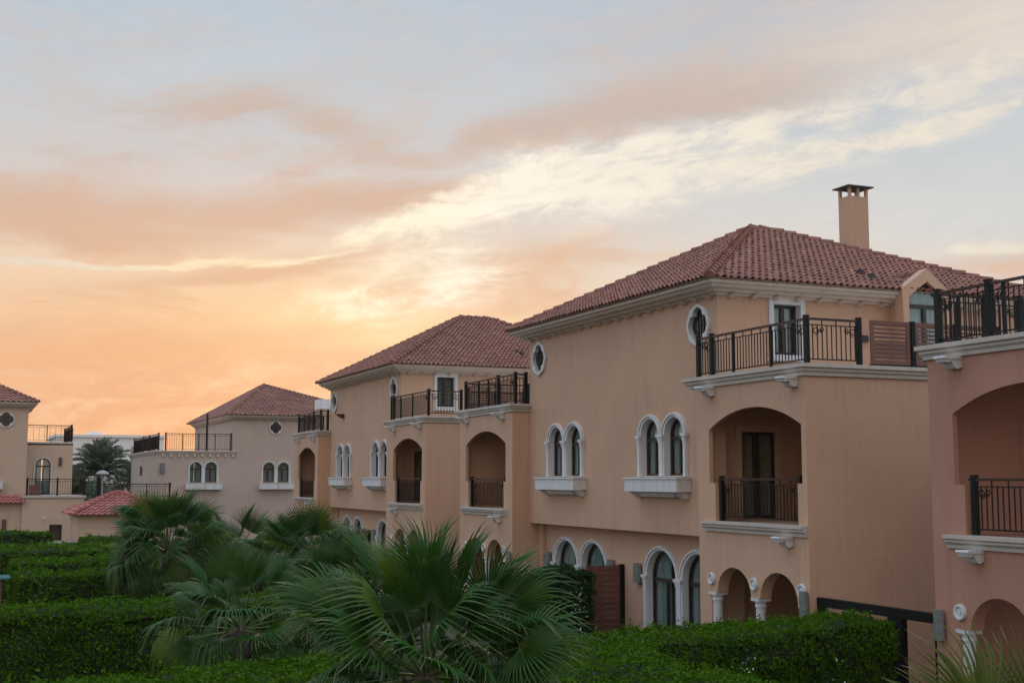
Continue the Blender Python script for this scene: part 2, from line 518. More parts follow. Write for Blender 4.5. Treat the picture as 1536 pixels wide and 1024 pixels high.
class MB:
    def __init__(s, fr=WORLD):
        s.v, s.f, s.fr = [], [], fr

    def pts(s, ps):
        i = len(s.v)
        s.v += [s.fr(*p) for p in ps]
        return i

    def raw(s, ps, fs):
        i = s.pts(ps)
        s.f += [tuple(i + k for k in f) for f in fs]
        return s

    def box(s, u0, u1, n0, n1, z0, z1):
        return s.raw([(u, n, z) for z in (z0, z1) for n in (n0, n1) for u in (u0, u1)],
                     [(0, 1, 3, 2), (4, 6, 7, 5), (0, 4, 5, 1), (2, 3, 7, 6), (0, 2, 6, 4), (1, 5, 7, 3)])

    def taper(s, u0, u1, n0, n1, z0, U0, U1, N0, N1, z1):
        ps = [(u0, n0, z0), (u1, n0, z0), (u0, n1, z0), (u1, n1, z0), (U0, N0, z1), (U1, N0, z1), (U0, N1, z1), (U1, N1, z1)]
        return s.raw(ps, [(0, 1, 3, 2), (4, 6, 7, 5), (0, 4, 5, 1), (2, 3, 7, 6), (0, 2, 6, 4), (1, 5, 7, 3)])

    def panel(s, outer, holes, n0, n1):
        """solid slab in the (u, z) plane between n0 and n1, with holes"""
        loops = [outer] + list(holes)
        vs, es = [], []
        for lp in loops:
            b = len(vs)
            vs += [Vector((p[0], p[1])) for p in lp]
            es += [(b + i, b + (i + 1) % len(lp)) for i in range(len(lp))]
        ov, oe, of, a, b2, c = delaunay_2d_cdt(vs, es, [], 0, 1e-5)

        def inside(p, poly):
            r = False
            j = len(poly) - 1
            for i in range(len(poly)):
                xi, yi = poly[i]
                xj, yj = poly[j]
                if (yi > p[1]) != (yj > p[1]) and p[0] < (xj - xi) * (p[1] - yi) / (yj - yi) + xi:
                    r = not r
                j = i
            return r
        keep = []
        for f in of:
            cx = sum(ov[i].x for i in f) / len(f)
            cy = sum(ov[i].y for i in f) / len(f)
            if inside((cx, cy), outer) and not any(inside((cx, cy), h) for h in holes):
                keep.append(f)
        k = len(ov)
        i0 = s.pts([(p.x, n0, p.y) for p in ov] + [(p.x, n1, p.y) for p in ov])
        cnt = {}
        for f in keep:
            s.f.append(tuple(i0 + i for i in f))
            s.f.append(tuple(i0 + k + i for i in reversed(f)))
            for q in range(len(f)):
                e = (f[q], f[(q + 1) % len(f)])
                key = tuple(sorted(e))
                cnt[key] = None if key in cnt else e
        for e in cnt.values():
            if e:
                s.f.append((i0 + e[0], i0 + k + e[0], i0 + k + e[1], i0 + e[1]))
        return s

    def prism_un(s, poly, z0, z1):     # polygon in (u, n), extruded in z
        k = len(poly)
        return s.raw([(u, n, z0) for u, n in poly] + [(u, n, z1) for u, n in poly],
                     [tuple(range(k - 1, -1, -1)), tuple(range(k, 2 * k))] + [(i, (i + 1) % k, k + (i + 1) % k, k + i) for i in range(k)])

    def prism_nz(s, poly, u0, u1):     # polygon in (n, z), extruded along u
        k = len(poly)
        return s.raw([(u0, n, z) for n, z in poly] + [(u1, n, z) for n, z in poly],
                     [tuple(range(k - 1, -1, -1)), tuple(range(k, 2 * k))] + [(i, (i + 1) % k, k + (i + 1) % k, k + i) for i in range(k)])

    def lathe(s, cu, cn, prof, seg=16):
        ps = []
        for r, z in prof:
            ps += [(cu + r * math.cos(2 * PI * k / seg), cn + r * math.sin(2 * PI * k / seg), z) for k in range(seg)]
        fs = []
        for i in range(len(prof) - 1):
            for k in range(seg):
                fs.append((i * seg + k, i * seg + (k + 1) % seg, (i + 1) * seg + (k + 1) % seg, (i + 1) * seg + k))
        fs += [tuple(range(seg - 1, -1, -1)), tuple(range((len(prof) - 1) * seg, len(prof) * seg))]
        return s.raw(ps, fs)

    def disc(s, cu, cz, prof, seg=20):  # revolve (r, n) about an axis along n
        ps = []
        for r, n in prof:
            ps += [(cu + r * math.cos(2 * PI * k / seg), n, cz + r * math.sin(2 * PI * k / seg)) for k in range(seg)]
        fs = []
        for i in range(len(prof) - 1):
            for k in range(seg):
                fs.append((i * seg + k, i * seg + (k + 1) % seg, (i + 1) * seg + (k + 1) % seg, (i + 1) * seg + k))
        fs += [tuple(range(seg - 1, -1, -1)), tuple(range((len(prof) - 1) * seg, len(prof) * seg))]
        return s.raw(ps, fs)

    def tube(s, path, r, seg=6):
        rings = []
        path = [Vector(p) for p in path]
        for i, p in enumerate(path):
            d = (path[min(i + 1, len(path) - 1)] - path[max(i - 1, 0)]).normalized()
            a = d.orthogonal().normalized()
            if i and abs(d.dot(rings[-1][1])) < 0.99:
                a = (rings[-1][1] - d * d.dot(rings[-1][1])).normalized()
            rr = r[i] if isinstance(r, (list, tuple)) else r
            rings.append((p, a, d.cross(a), rr))
        ps = []
        for p, a, b, rr in rings:
            ps += [tuple(p + a * rr * math.cos(2 * PI * k / seg) + b * rr * math.sin(2 * PI * k / seg)) for k in range(seg)]
        fs = []
        for i in range(len(path) - 1):
            for k in range(seg):
                fs.append((i * seg + k, i * seg + (k + 1) % seg, (i + 1) * seg + (k + 1) % seg, (i + 1) * seg + k))
        fs += [tuple(range(seg - 1, -1, -1)), tuple(range((len(path) - 1) * seg, len(path) * seg))]
        return s.raw(ps, fs)

    def sweep(s, path, prof):
        """profile (offset to the left-hand outside, z) swept along an axis-aligned xy path, mitred"""
        k = len(prof)
        n = len(path)
        ps = []
        for i in range(n):
            p = Vector(path[i])
            nn = []
            for a, b in ((i - 1, i), (i, i + 1)):
                if 0 <= a and b < n:
                    d = (Vector(path[b]) - Vector(path[a])).normalized()
                    nn.append(Vector((d.y, -d.x)))
            off = nn[0] if len(nn) == 1 else nn[0] + nn[1]
            if len(nn) == 2 and nn[0].dot(nn[1]) > 0.9:
                off = nn[0]
            for o, z in prof:
                q = p + off * o
                ps.append((q.x, q.y, z))
        fs = []
        for i in range(n - 1):
            for j in range(k):
                fs.append((i * k + j, i * k + (j + 1) % k, (i + 1) * k + (j + 1) % k, (i + 1) * k + j))
        fs += [tuple(range(k)), tuple(range((n - 1) * k, n * k))]
        return s.raw(ps, fs)

    def build(s, name, material, parent, smooth=False, label=None):
        off = LOC[parent.name] if parent else Vector((0, 0, 0))
        me = bpy.data.meshes.new(name)
        me.from_pydata([(a - off.x, b - off.y, c - off.z) for a, b, c in s.v], [], s.f)
        bm = bmesh.new()
        bm.from_mesh(me)
        bmesh.ops.recalc_face_normals(bm, faces=bm.faces)
        bm.to_mesh(me)
        bm.free()
        me.materials.append(material)
        o = bpy.data.objects.new(name, me)
        COL.objects.link(o)
        if smooth:
            me.polygons.foreach_set('use_smooth', [True] * len(me.polygons))
            try:
                me.set_sharp_from_angle(angle=math.radians(40))
            except Exception:
                pass
        if parent:
            o.parent = parent
        LOC[o.name] = off
        if label:
            o['label'] = label
        return o


def arcpts(cu, cz, r, a0, a1, n, rise=None, point=0.0):
    out = []
    for i in range(n + 1):
        a = a0 + (a1 - a0) * i / n
        x, y = math.cos(a), math.sin(a)
        z = (rise if rise is not None else r) * y + point * max(0.0, 1 - abs(x) / 0.45) ** 1.5
        out.append((cu + r * x, cz + z))
    return out


def arch_open(cu, z0, zs, r, rise=None, n=14, point=0.0):
    return [(cu + r, z0)] + arcpts(cu, zs, r, 0, PI, n, rise, point) + [(cu - r, z0)]


def pair_outline(cu, z0, zs, ra, rise=None, n=14, point=0.0):
    """outline of two adjoining arches, counter-clockwise"""
    a = arcpts(cu + ra, zs, ra, 0, PI, n, rise, point)
    b = arcpts(cu - ra, zs, ra, 0, PI, n, rise, point)
    return [(cu + 2 * ra, z0)] + a + b[1:] + [(cu - 2 * ra, z0)]


def shrink_pair(cu, z0, zs, ra, d, rise=None, n=14, point=0.0):
    rr = ra - d
    a = arcpts(cu + ra, zs, rr, 0, PI * 0.93, n, (rise or ra) - d, point)
    b = arcpts(cu - ra, zs, rr, PI * 0.07, PI, n, (rise or ra) - d, point)
    return [(cu + ra + rr, z0 + d)] + a + b + [(cu - ra - rr, z0 + d)]


# ------------------------------------------------------------------ house components
def curtain(fr, parent, u0, u1, z0, z1, n, material, folds=9, amp=0.03):
    b = MB(fr)
    k = folds * 6
    ps = []
    for i in range(k + 1):
        u = u0 + (u1 - u0) * i / k
        dn = amp * math.sin(i / 6 * 2 * PI) + amp * 0.4 * math.sin(i * 0.7)
        ps += [(u, n + dn, z0), (u, n + dn, z1)]
    b.raw(ps, [(2 * i, 2 * i + 2, 2 * i + 3, 2 * i + 1) for i in range(k)])
    return b.build('curtain', material, parent, True)


def arch_window(fr, parent, cu, z0, zs, r, rise, n_back, leafs=2, bar_z=None, point=0.0, cur=True):
    """dark frame with panes in an arched opening"""
    b = MB(fr)
    o = arch_open(cu, z0, zs, r, rise, 14, point)
    i_ = arch_open(cu, z0 + 0.06, zs, r - 0.06, (rise or r) - 0.06, 14, point)
    b.panel(o, [i_], n_back, n_back + 0.06)
    bz = bar_z if bar_z is not None else zs - 0.05
    b.box(cu - r + 0.06, cu + r - 0.06, n_back + 0.005, n_back + 0.055, bz - 0.04, bz + 0.04)
    if leafs == 2:
        b.box(cu - 0.035, cu + 0.035, n_back + 0.008, n_back + 0.066, z0 + 0.06, bz - 0.04)
    w = b.build('window', M['frame'], parent)
    g = MB(fr).panel(arch_open(cu, z0 + 0.03, zs, r - 0.03, (rise or r) - 0.03, 14, point), [], n_back + 0.02, n_back + 0.03)
    g.build('pane', M['glass'], w)
    if cur:
        curtain(fr, w, cu - r, cu - r * 0.22, z0 + 0.02, zs + (rise or r) * 0.95, n_back - 0.06, M['curtain'], 4)
        curtain(fr, w, cu - r * 0.04, cu + r, z0 + 0.02, zs + (rise or r) * 0.95, n_back - 0.06, M['curtain'], 5)
    return w


def double_arch(fr, parent, cu, z0, zs, ra, ri, rise_o, rise_i, depth, proud, point=0.05, door=False, capital=True):
    """white stone surround of two arches with a window in each; returns the wall hole"""
    b = MB(fr)
    holes = [arch_open(cu + sgn * ra, z0 + (0.0 if not door else 0.0) + 0.012, zs, ri, rise_i, 14, point) for sgn in (1, -1)]
    b.panel(pair_outline(cu, z0, zs, ra, rise_o, 14, point), holes, -depth, proud)
    # raised outer moulding
    for sgn in (1, -1):
        o = arcpts(cu + sgn * ra, zs, ra - 0.01, 0.12, PI - 0.12, 16, rise_o - 0.01, point)
        i_ = arcpts(cu + sgn * ra, zs, ra - 0.06, 0.12, PI - 0.12, 16, rise_o - 0.06, point)
        b.panel(o + i_[::-1], [], proud - 0.01, proud + 0.035)
    if capital:
        for du in (-2 * ra + (ra - ri) * 0.5, 0, 2 * ra - (ra - ri) * 0.5):
            w = (ra - ri) * (1.0 if du == 0 else 0.62)
            b.box(cu + du - w - 0.03, cu + du + w + 0.03, proud - 0.01, proud + 0.07, zs - 0.02, zs + 0.05)
            b.taper(cu + du - w * 0.7, cu + du + w * 0.7, proud - 0.01, proud + 0.02, zs - 0.22,
                    cu + du - w, cu + du + w, proud - 0.01, proud + 0.055, zs - 0.022)
            b.box(cu + du - w * 0.62, cu + du + w * 0.62, proud - 0.01, proud + 0.03, z0 + 0.01, zs - 0.222)
    b.build('window_surround', M['white'], parent)
    for sgn in (1, -1):
        arch_window(fr, parent, cu + sgn * ra, z0 + 0.015, zs, ri - 0.003, rise_i - 0.003, -depth + 0.02, 2, None, point)
    return shrink_pair(cu, z0, zs, ra, 0.03, rise_o, 14, point)


def window_box(fr, parent, cu, hl, z0, z1, out):
    b = MB(fr)
    j = cu + hl * 0.2
    for a, c in ((cu - hl, j - 0.006), (j + 0.006, cu + hl)):
        b.box(a, c, 0.002, out, z0 + 0.03, z1 - 0.045)
    b.box(cu - hl - 0.03, cu + hl + 0.03, 0.002, out + 0.03, z1 - 0.045, z1)
    b.taper(cu - hl * 0.62, cu + hl * 0.62, 0.002, out * 0.45, z0 - 0.10, cu - hl * 0.72, cu + hl * 0.72, 0.002, out * 0.7, z0 + 0.028)
    for sgn in (-1, 1):
        b.taper(cu + sgn * hl * 0.86 - 0.09, cu + sgn * hl * 0.86 + 0.09, 0.002, 0.12, z0 - 0.14, cu + sgn * hl * 0.86 - 0.11, cu + sgn * hl * 0.86 + 0.11, 0.002, out * 0.8, z0 + 0.028)
    return b.build('window_box', M['white'], parent)


def lobes(cu, cz, r, amp, n=48, k=8, ph=0.0):
    return [(cu + (r + amp * abs(math.cos(k / 2 * (2 * PI * i / n) + ph))) * math.cos(2 * PI * i / n),
             cz + (r + amp * abs(math.cos(k / 2 * (2 * PI * i / n) + ph))) * math.sin(2 * PI * i / n)) for i in range(n)]


def medallion(fr, parent, cu, cz, r=0.47, plainround=False):
    q = []
    for i in range(48):
        a = 2 * PI * i / 48
        rr = r * (0.66 + 0.20 * abs(math.cos(2 * a)) ** 0.8 + 0.03 * abs(math.cos(6 * a)))
        q.append((cu + rr * math.cos(a), cz + rr * math.sin(a) * 1.02))
    b = MB(fr)
    out = lobes(cu, cz, r, 0.0 if plainround else 0.035)
    b.panel(out, [q], -0.10, 0.07)
    m_ = b.build('medallion', M['white'], parent)
    g = MB(fr)
    g.panel([(cu + (u - cu) * 1.03, cz + (z - cz) * 1.03) for u, z in q], [], -0.07, -0.05)
    g.build('pane', M['darkglass'], m_)
    l = MB(fr)
    for d in (-0.12, 0.0, 0.12):
        l.box(cu + d - 0.008, cu + d + 0.008, -0.05, -0.03, cz - r * 0.6, cz + r * 0.6)
        l.box(cu - r * 0.6, cu + r * 0.6, -0.052, -0.032, cz + d - 0.008, cz + d + 0.008)
    l.build('window_grid', M['iron'], m_)
    return [(cu + r * 0.93 * math.cos(2 * PI * i / 24), cz + r * 0.93 * math.sin(2 * PI * i / 24)) for i in range(24)]


def scroll(b, p, d, size):
    """C-scroll of flat bar next to a post, in the plane of the railing"""
    pts = []
    for i in range(15):
        a = -0.5 * PI + i / 14 * 2.6 * PI
        rr = size * (1.0 - 0.6 * i / 14)
        pts.append(Vector(p) + Vector((d[0], d[1], 0)) * (rr * math.cos(a)) + Vector((0, 0, rr * math.sin(a))))
    b.tube(pts, 0.011, 4)


def railing(parent, p0, p1, z0, h=0.93, thick=(), thin=(), scrolls=(), gap=0.11, hz=None, dense=False):
    """iron railing between two points; posts at fractions of the run"""
    P0, P1 = Vector((p0[0], p0[1])), Vector((p1[0], p1[1]))
    L = (P1 - P0).length
    d = (P1 - P0) / L
    nrm = Vector((d.y, -d.x))
    fr = Fr(P0.x, P0.y, (d.x, d.y), (nrm.x, nrm.y))
    b = MB(fr)
    b.box(0.0, L, -0.012, 0.012, z0 + 0.085, z0 + 0.11)
    b.box(0.0, L, -0.010, 0.010, z0 + h - 0.15, z0 + h - 0.13)
    posts = sorted([(t * L, 0.047) for t in thick] + [(t * L, 0.026) for t in thin])
    n = int(L / gap)
    for i in range(1, n):
        u = i * L / n
        if all(abs(u - pu) > w + 0.03 for pu, w in posts):
            top = z0 + h - (0.15 if i % 3 else 0.02)
            b.box(u - 0.0085, u + 0.0085, -0.0085, 0.0085, z0 + 0.11, top)
    b.fr = WORLD
    for t, sg in scrolls:
        u = t * L + sg * 0.15
        q = P0 + d * u
        scroll(b, (q.x, q.y, z0 + h - 0.26), (d.x * sg, d.y * sg), 0.085)
        q = P0 + d * (u + sg * 0.16)
        scroll(b, (q.x, q.y, z0 + h - 0.24), (-d.x * sg, -d.y * sg), 0.06)
    r = b.build('railing', M['bars'], parent)
    hb = MB(fr).box(-0.01, L + 0.01, -0.034, 0.034, z0 + h - 0.045, z0 + h)
    hb.build('handrail', M['rail'], r)
    for pu, w in posts:
        pb = MB(fr).box(pu - w, pu + w, -w, w, z0 + 0.001, z0 + h + (0.035 if w > 0.03 else -0.046))
        if w > 0.03:
            pb.box(pu - w - 0.008, pu + w + 0.008, -w - 0.008, w + 0.008, z0 + h + 0.036, z0 + h + 0.055)
        pb.build('post', M['iron'], r)
    return r


def corbel(fr, parent, cu, z1, out=0.36, w=0.25):
    """scrolled stone bracket standing out from the wall"""
    b = MB(fr)
    b.prism_nz([(0.002, z1 - 0.05), (0.002, z1), (out, z1), (out + 0.012, z1 - 0.025), (out, z1 - 0.05)], cu - w / 2 - 0.02, cu + w / 2 + 0.02)
    ps = [(0.002, z1 - 0.051), (out * 0.90, z1 - 0.051), (out * 0.95, z1 - 0.075), (out * 0.90, z1 - 0.105), (out * 0.78, z1 - 0.11), (out * 0.66, z1 - 0.085),
          (out * 0.56, z1 - 0.10), (out * 0.50, z1 - 0.15), (out * 0.38, z1 - 0.20), (out * 0.22, z1 - 0.215), (out * 0.08, z1 - 0.19), (0.002, z1 - 0.19)]
    b.prism_nz(ps, cu - w / 2, cu + w / 2)
    return b.build('corbel', M['white'], parent)


def wall_lamp(fr, parent, cu, z0, z1, w=0.15, material=None, n0=0.0):
    material = material or M['lampgrey']
    b = MB(fr)
    b.box(cu - w * 0.35, cu + w * 0.35, n0 + 0.002, n0 + 0.05, z0 + (z1 - z0) * 0.3, z0 + (z1 - z0) * 0.7)
    arc = [(cu + w * math.cos(PI * i / 10), n0 + 0.05 + w * 0.9 * math.sin(PI * i / 10)) for i in range(11)]
    b.prism_un(arc, z0, z1)
    return b.build('wall_lamp', material, parent)


def roundel(fr, parent, cu, cz, r=0.135):
    b = MB(fr)
    b.disc(cu, cz, [(r, 0.002), (r, 0.03), (r * 0.92, 0.06), (r * 0.72, 0.062), (r * 0.62, 0.03), (r * 0.38, 0.028), (r * 0.3, 0.045), (0.01, 0.047)])
    return b.build('roundel', M['white'], parent, True)


def column(fr, parent, cu, cn, z0, z1):
    h = z1
    b = MB(fr)
    b.lathe(cu, cn, [(0.15, z0), (0.15, z0 + 0.1), (0.13, z0 + 0.14), (0.118, z0 + 0.2), (0.118, z0 + 0.9), (0.105, h - 0.2), (0.108, h - 0.19),
                     (0.128, h - 0.18), (0.128, h - 0.15), (0.115, h - 0.14), (0.115, h - 0.11), (0.14, h - 0.06)], 18)
    b.box(cu - 0.15, cu + 0.15, cn - 0.15, cn + 0.15, h - 0.06, h)
    return b.build('column', M['white'], parent, True)


def tile_face(vs, fs, uvs, E0, E1, T0, T1, seed, w=0.25, row=0.37, k=6, hgt=0.030):
    E0, E1, T0, T1 = map(Vector, (E0, E1, T0, T1))
    ud = (E1 - E0)
    L = ud.length
    ud /= L
    t0 = (T0 - E0).dot(ud)
    t1 = (T1 - E0).dot(ud)
    sv = (T0 - E0) - ud * t0
    S = sv.length
    sv /= S
    nv = ud.cross(sv).normalized()
    rows = max(1, round(S / row))
    rw = S / rows
    rnd = random.Random(seed)
    for i in range(rows):
        sa, sb = i * rw, min(S, (i + 1) * rw + 0.04)
        la, ra_ = t0 * sa / S, L + (t1 - L) * sa / S
        lb, rb = t0 * sb / S, L + (t1 - L) * sb / S
        g0 = int(math.floor(min(la, lb) / w * k))
        g1 = int(math.ceil(max(ra_, rb) / w * k))
        prev = None
        for q in range(g0, g1 + 1):
            u = q * w / k
            ua, ub = min(max(u, la), ra_), min(max(u, lb), rb)
            ph = (u / w) % 1.0
            hh = hgt * (1.6 * max(0.0, math.cos(2 * PI * ph)) ** 0.6 - 0.6 * max(0.0, -math.cos(2 * PI * ph)))
            ti = int(math.floor(u / w + 0.5))
            jit = (hash((seed, ti, i)) % 100) / 100.0 * 0.022
            lift = 0.045 + jit
            pa = E0 + ud * ua + sv * (sa - 0.01 - jit) + nv * (hh + lift)
            pb = E0 + ud * ub + sv * sb + nv * (hh * 0.92 + 0.012)
            pc = E0 + ud * ua + sv * (sa - 0.005) + nv * (hh + lift - 0.045)
            base = len(vs)
            vs += [pa, pb, pc]
            if prev is not None and (ua - prev[0] > 1e-6 or ub - prev[1] > 1e-6):
                pbse = prev[2]
                fs.append((pbse, base, base + 1, pbse + 1))
                fs.append((pbse + 2, base + 2, base, pbse))
                tcell = math.floor((u - 0.5 * w / k) / w + 0.25) + seed * 37
                uvs += [(tcell + 0.5, i + 0.5)] * 8
            prev = (ua, ub, base)


def tile_mesh(name, parent, vs, fs, uvs, material):
    off = LOC[parent.name]
    me = bpy.data.meshes.new(name)
    me.from_pydata([tuple(Vector(v) - off) for v in vs], [], fs)
    uvl = me.uv_layers.new(name='tile')
    uvl.data.foreach_set('uv', np.array(uvs, dtype=np.float32).ravel())
    me.materials.append(material)
    me.polygons.foreach_set('use_smooth', [True] * len(me.polygons))
    try:
        me.set_sharp_from_angle(angle=math.radians(50))
    except Exception:
        pass
    o = bpy.data.objects.new(name, me)
    COL.objects.link(o)
    o.parent = parent
    LOC[o.name] = off
    return o


def ridge_caps(vs, fs, uvs, A, B, seed, r=0.10, seg=0.36):
    A, B = Vector(A), Vector(B)
    d = B - A
    L = d.length
    d /= L
    side = d.cross(Vector((0, 0, 1))).normalized()
    up = side.cross(d).normalized()
    n = max(1, round(L / seg))
    for i in range(n):
        a = A + d * (L * i / n - 0.02)
        b = A + d * (L * (i + 1) / n + 0.03)
        j = ((i * 37 + seed * 11) % 10) / 10 * 0.015
        base = len(vs)
        for p, rr, lift in ((a, r * 1.12, 0.045 + j), (b, r * 0.9, 0.02)):
            for q in range(8):
                t = PI * (-0.12 + 1.24 * q / 7)
                vs.append(p + side * rr * math.cos(t) + up * (rr * math.sin(t) + lift))
        for q in range(7):
            fs.append((base + q, base + q + 1, base + 8 + q + 1, base + 8 + q))
            uvs += [(i + 900.5 + seed * 53, seed + 0.5)] * 4
        fs.append(tuple(base + q for q in range(8)))
        uvs += [(i + 900.5 + seed * 53, seed + 0.5)] * 8
    # boss at the lower end
    return


def hip_roof(parent, x0, x1, y0, y1, z, ra, rb, zr, seed=1, material=None, faces='wsne', w=0.19, row=0.31):
    """hip roof, ridge from ra to rb (xy), eave rectangle at height z"""
    material = material or M['tile']
    vs, fs, uvs = [], [], []
    A, B = (ra[0], ra[1], zr), (rb[0], rb[1], zr)
    nw, sw, se, ne = (x0, y1, z), (x0, y0, z), (x1, y0, z), (x1, y1, z)
    along_x = abs(ra[0] - rb[0]) >= abs(ra[1] - rb[1])
    if along_x:
        quad = {'s': (sw, se, A, B), 'n': (ne, nw, B, A), 'w': (nw, sw, A, A), 'e': (se, ne, B, B)}
        hips = [(sw, A), (nw, A), (se, B), (ne, B)]
    else:
        quad = {'w': (nw, sw, B, A), 'e': (se, ne, A, B), 's': (sw, se, A, A), 'n': (ne, nw, B, B)}
        hips = [(sw, A), (se, A), (nw, B), (ne, B)]
    for i, k in enumerate(faces):
        tile_face(vs, fs, uvs, *quad[k], seed * 10 + i, w, row)
    o = tile_mesh('roof', parent, vs, fs, uvs, material)
    vs, fs, uvs = [], [], []
    for i, (a, b) in enumerate(hips):
        ridge_caps(vs, fs, uvs, a, b, seed * 10 + i)
    if (Vector(A) - Vector(B)).length > 0.2:
        ridge_caps(vs, fs, uvs, A, B, seed * 10 + 7)
    tile_mesh('ridge_cap', o, vs, fs, uvs, material)
    # closed underside
    b = MB()
    b.raw([sw, se, ne, nw, A, B], [(0, 3, 2, 1)] + ([(0, 1, 5, 4), (2, 3, 4, 5), (3, 0, 4), (1, 2, 5)] if along_x else [(3, 0, 4, 5), (1, 2, 5, 4), (0, 1, 4), (2, 3, 5)]))
    b.build('roof_deck', M['cornice'], o)
    return o


EAVE = [(0.0, -0.31), (0.06, -0.31), (0.09, -0.27), (0.20, -0.25), (0.24, -0.20), (0.36, -0.17), (0.40, -0.11), (0.47, -0.09), (0.47, -0.015), (0.0, -0.015)]
LEDGE = [(0.0, -0.24), (0.05, -0.24), (0.06, -0.18), (0.10, -0.14), (0.10, -0.10), (0.15, -0.075), (0.15, 0.0), (0.0, 0.0)]


def cornice(parent, path, z, sp=0.55):
    b = MB()
    b.sweep(path, [(o, z + dz) for o, dz in EAVE])
    for a, c in zip(path[:-1], path[1:]):
        A, Bv = Vector(a), Vector(c)
        L = (Bv - A).length
        d = (Bv - A) / L
        nn = Vector((d.y, -d.x))
        fr = Fr(A.x, A.y, (d.x, d.y), (nn.x, nn.y))
        n = int(L / sp)
        b.fr = fr
        for i in range(n):
            u = (i + 0.5) * L / n
            b.taper(u - 0.04, u + 0.04, 0.002, 0.12, z - 0.37, u - 0.05, u + 0.05, 0.002, 0.24, z - 0.29)
        b.fr = WORLD
    return b.build('cornice', M['cornice'], parent)


def rect_window(fr, parent, u0, u1, z0, z1, cas, depth=0.22, proud=0.04, sill=True, cur='curtain', leaf=2, trim=None):
    """framed rectangular window or door; returns the wall hole"""
    b = MB(fr)
    o = [(u0 - cas, z0 - (cas * 0.8 if sill else 0)), (u1 + cas, z0 - (cas * 0.8 if sill else 0)), (u1 + cas, z1 + cas), (u0 - cas, z1 + cas)]
    b.panel(o, [[(u0, z0), (u1, z0), (u1, z1), (u0, z1)]], -depth, proud)
    if sill:
        b.box(u0 - cas - 0.05, u1 + cas + 0.05, 0.002, proud + 0.08, z0 - cas * 0.8 - 0.05, z0 - cas * 0.8 + 0.02)
    b.build('window_surround', trim or M['white'], parent)
    b = MB(fr)
    nb = -depth + 0.02
    b.panel([(u0 + .003, z0 + .003), (u1 - .003, z0 + .003), (u1 - .003, z1 - .003), (u0 + .003, z1 - .003)],
            [[(u0 + 0.07, z0 + 0.08), (u1 - 0.07, z0 + 0.08), (u1 - 0.07, z1 - 0.07), (u0 + 0.07, z1 - 0.07)]], nb, nb + 0.06)
    if leaf == 2:
        um = (u0 + u1) / 2
        b.box(um - 0.05, um + 0.05, nb + 0.003, nb + 0.066, z0 + 0.08, z1 - 0.07)
    w = b.build('window', M['frame'], parent)
    MB(fr).box(u0 + 0.04, u1 - 0.04, nb + 0.02, nb + 0.03, z0 + 0.04, z1 - 0.04).build('pane', M['glass'], w)
    if cur:
        um = (u0 + u1) / 2
        curtain(fr, w, u0, um - 0.04, z0 + 0.02, z1, nb - 0.12, M[cur], 5)
        curtain(fr, w, um + 0.03, u1, z0 + 0.02, z1, nb - 0.12, M[cur], 5)
    c = cas - 0.02
    return [(u0 - c, z0 - (c * 0.8 if sill else 0)), (u1 + c, z0 - (c * 0.8 if sill else 0)), (u1 + c, z1 + c), (u0 - c, z1 + c)]


XB, X1, X2 = 15.12, 15.70, 16.13
ZT, ZL = 6.60, 3.40


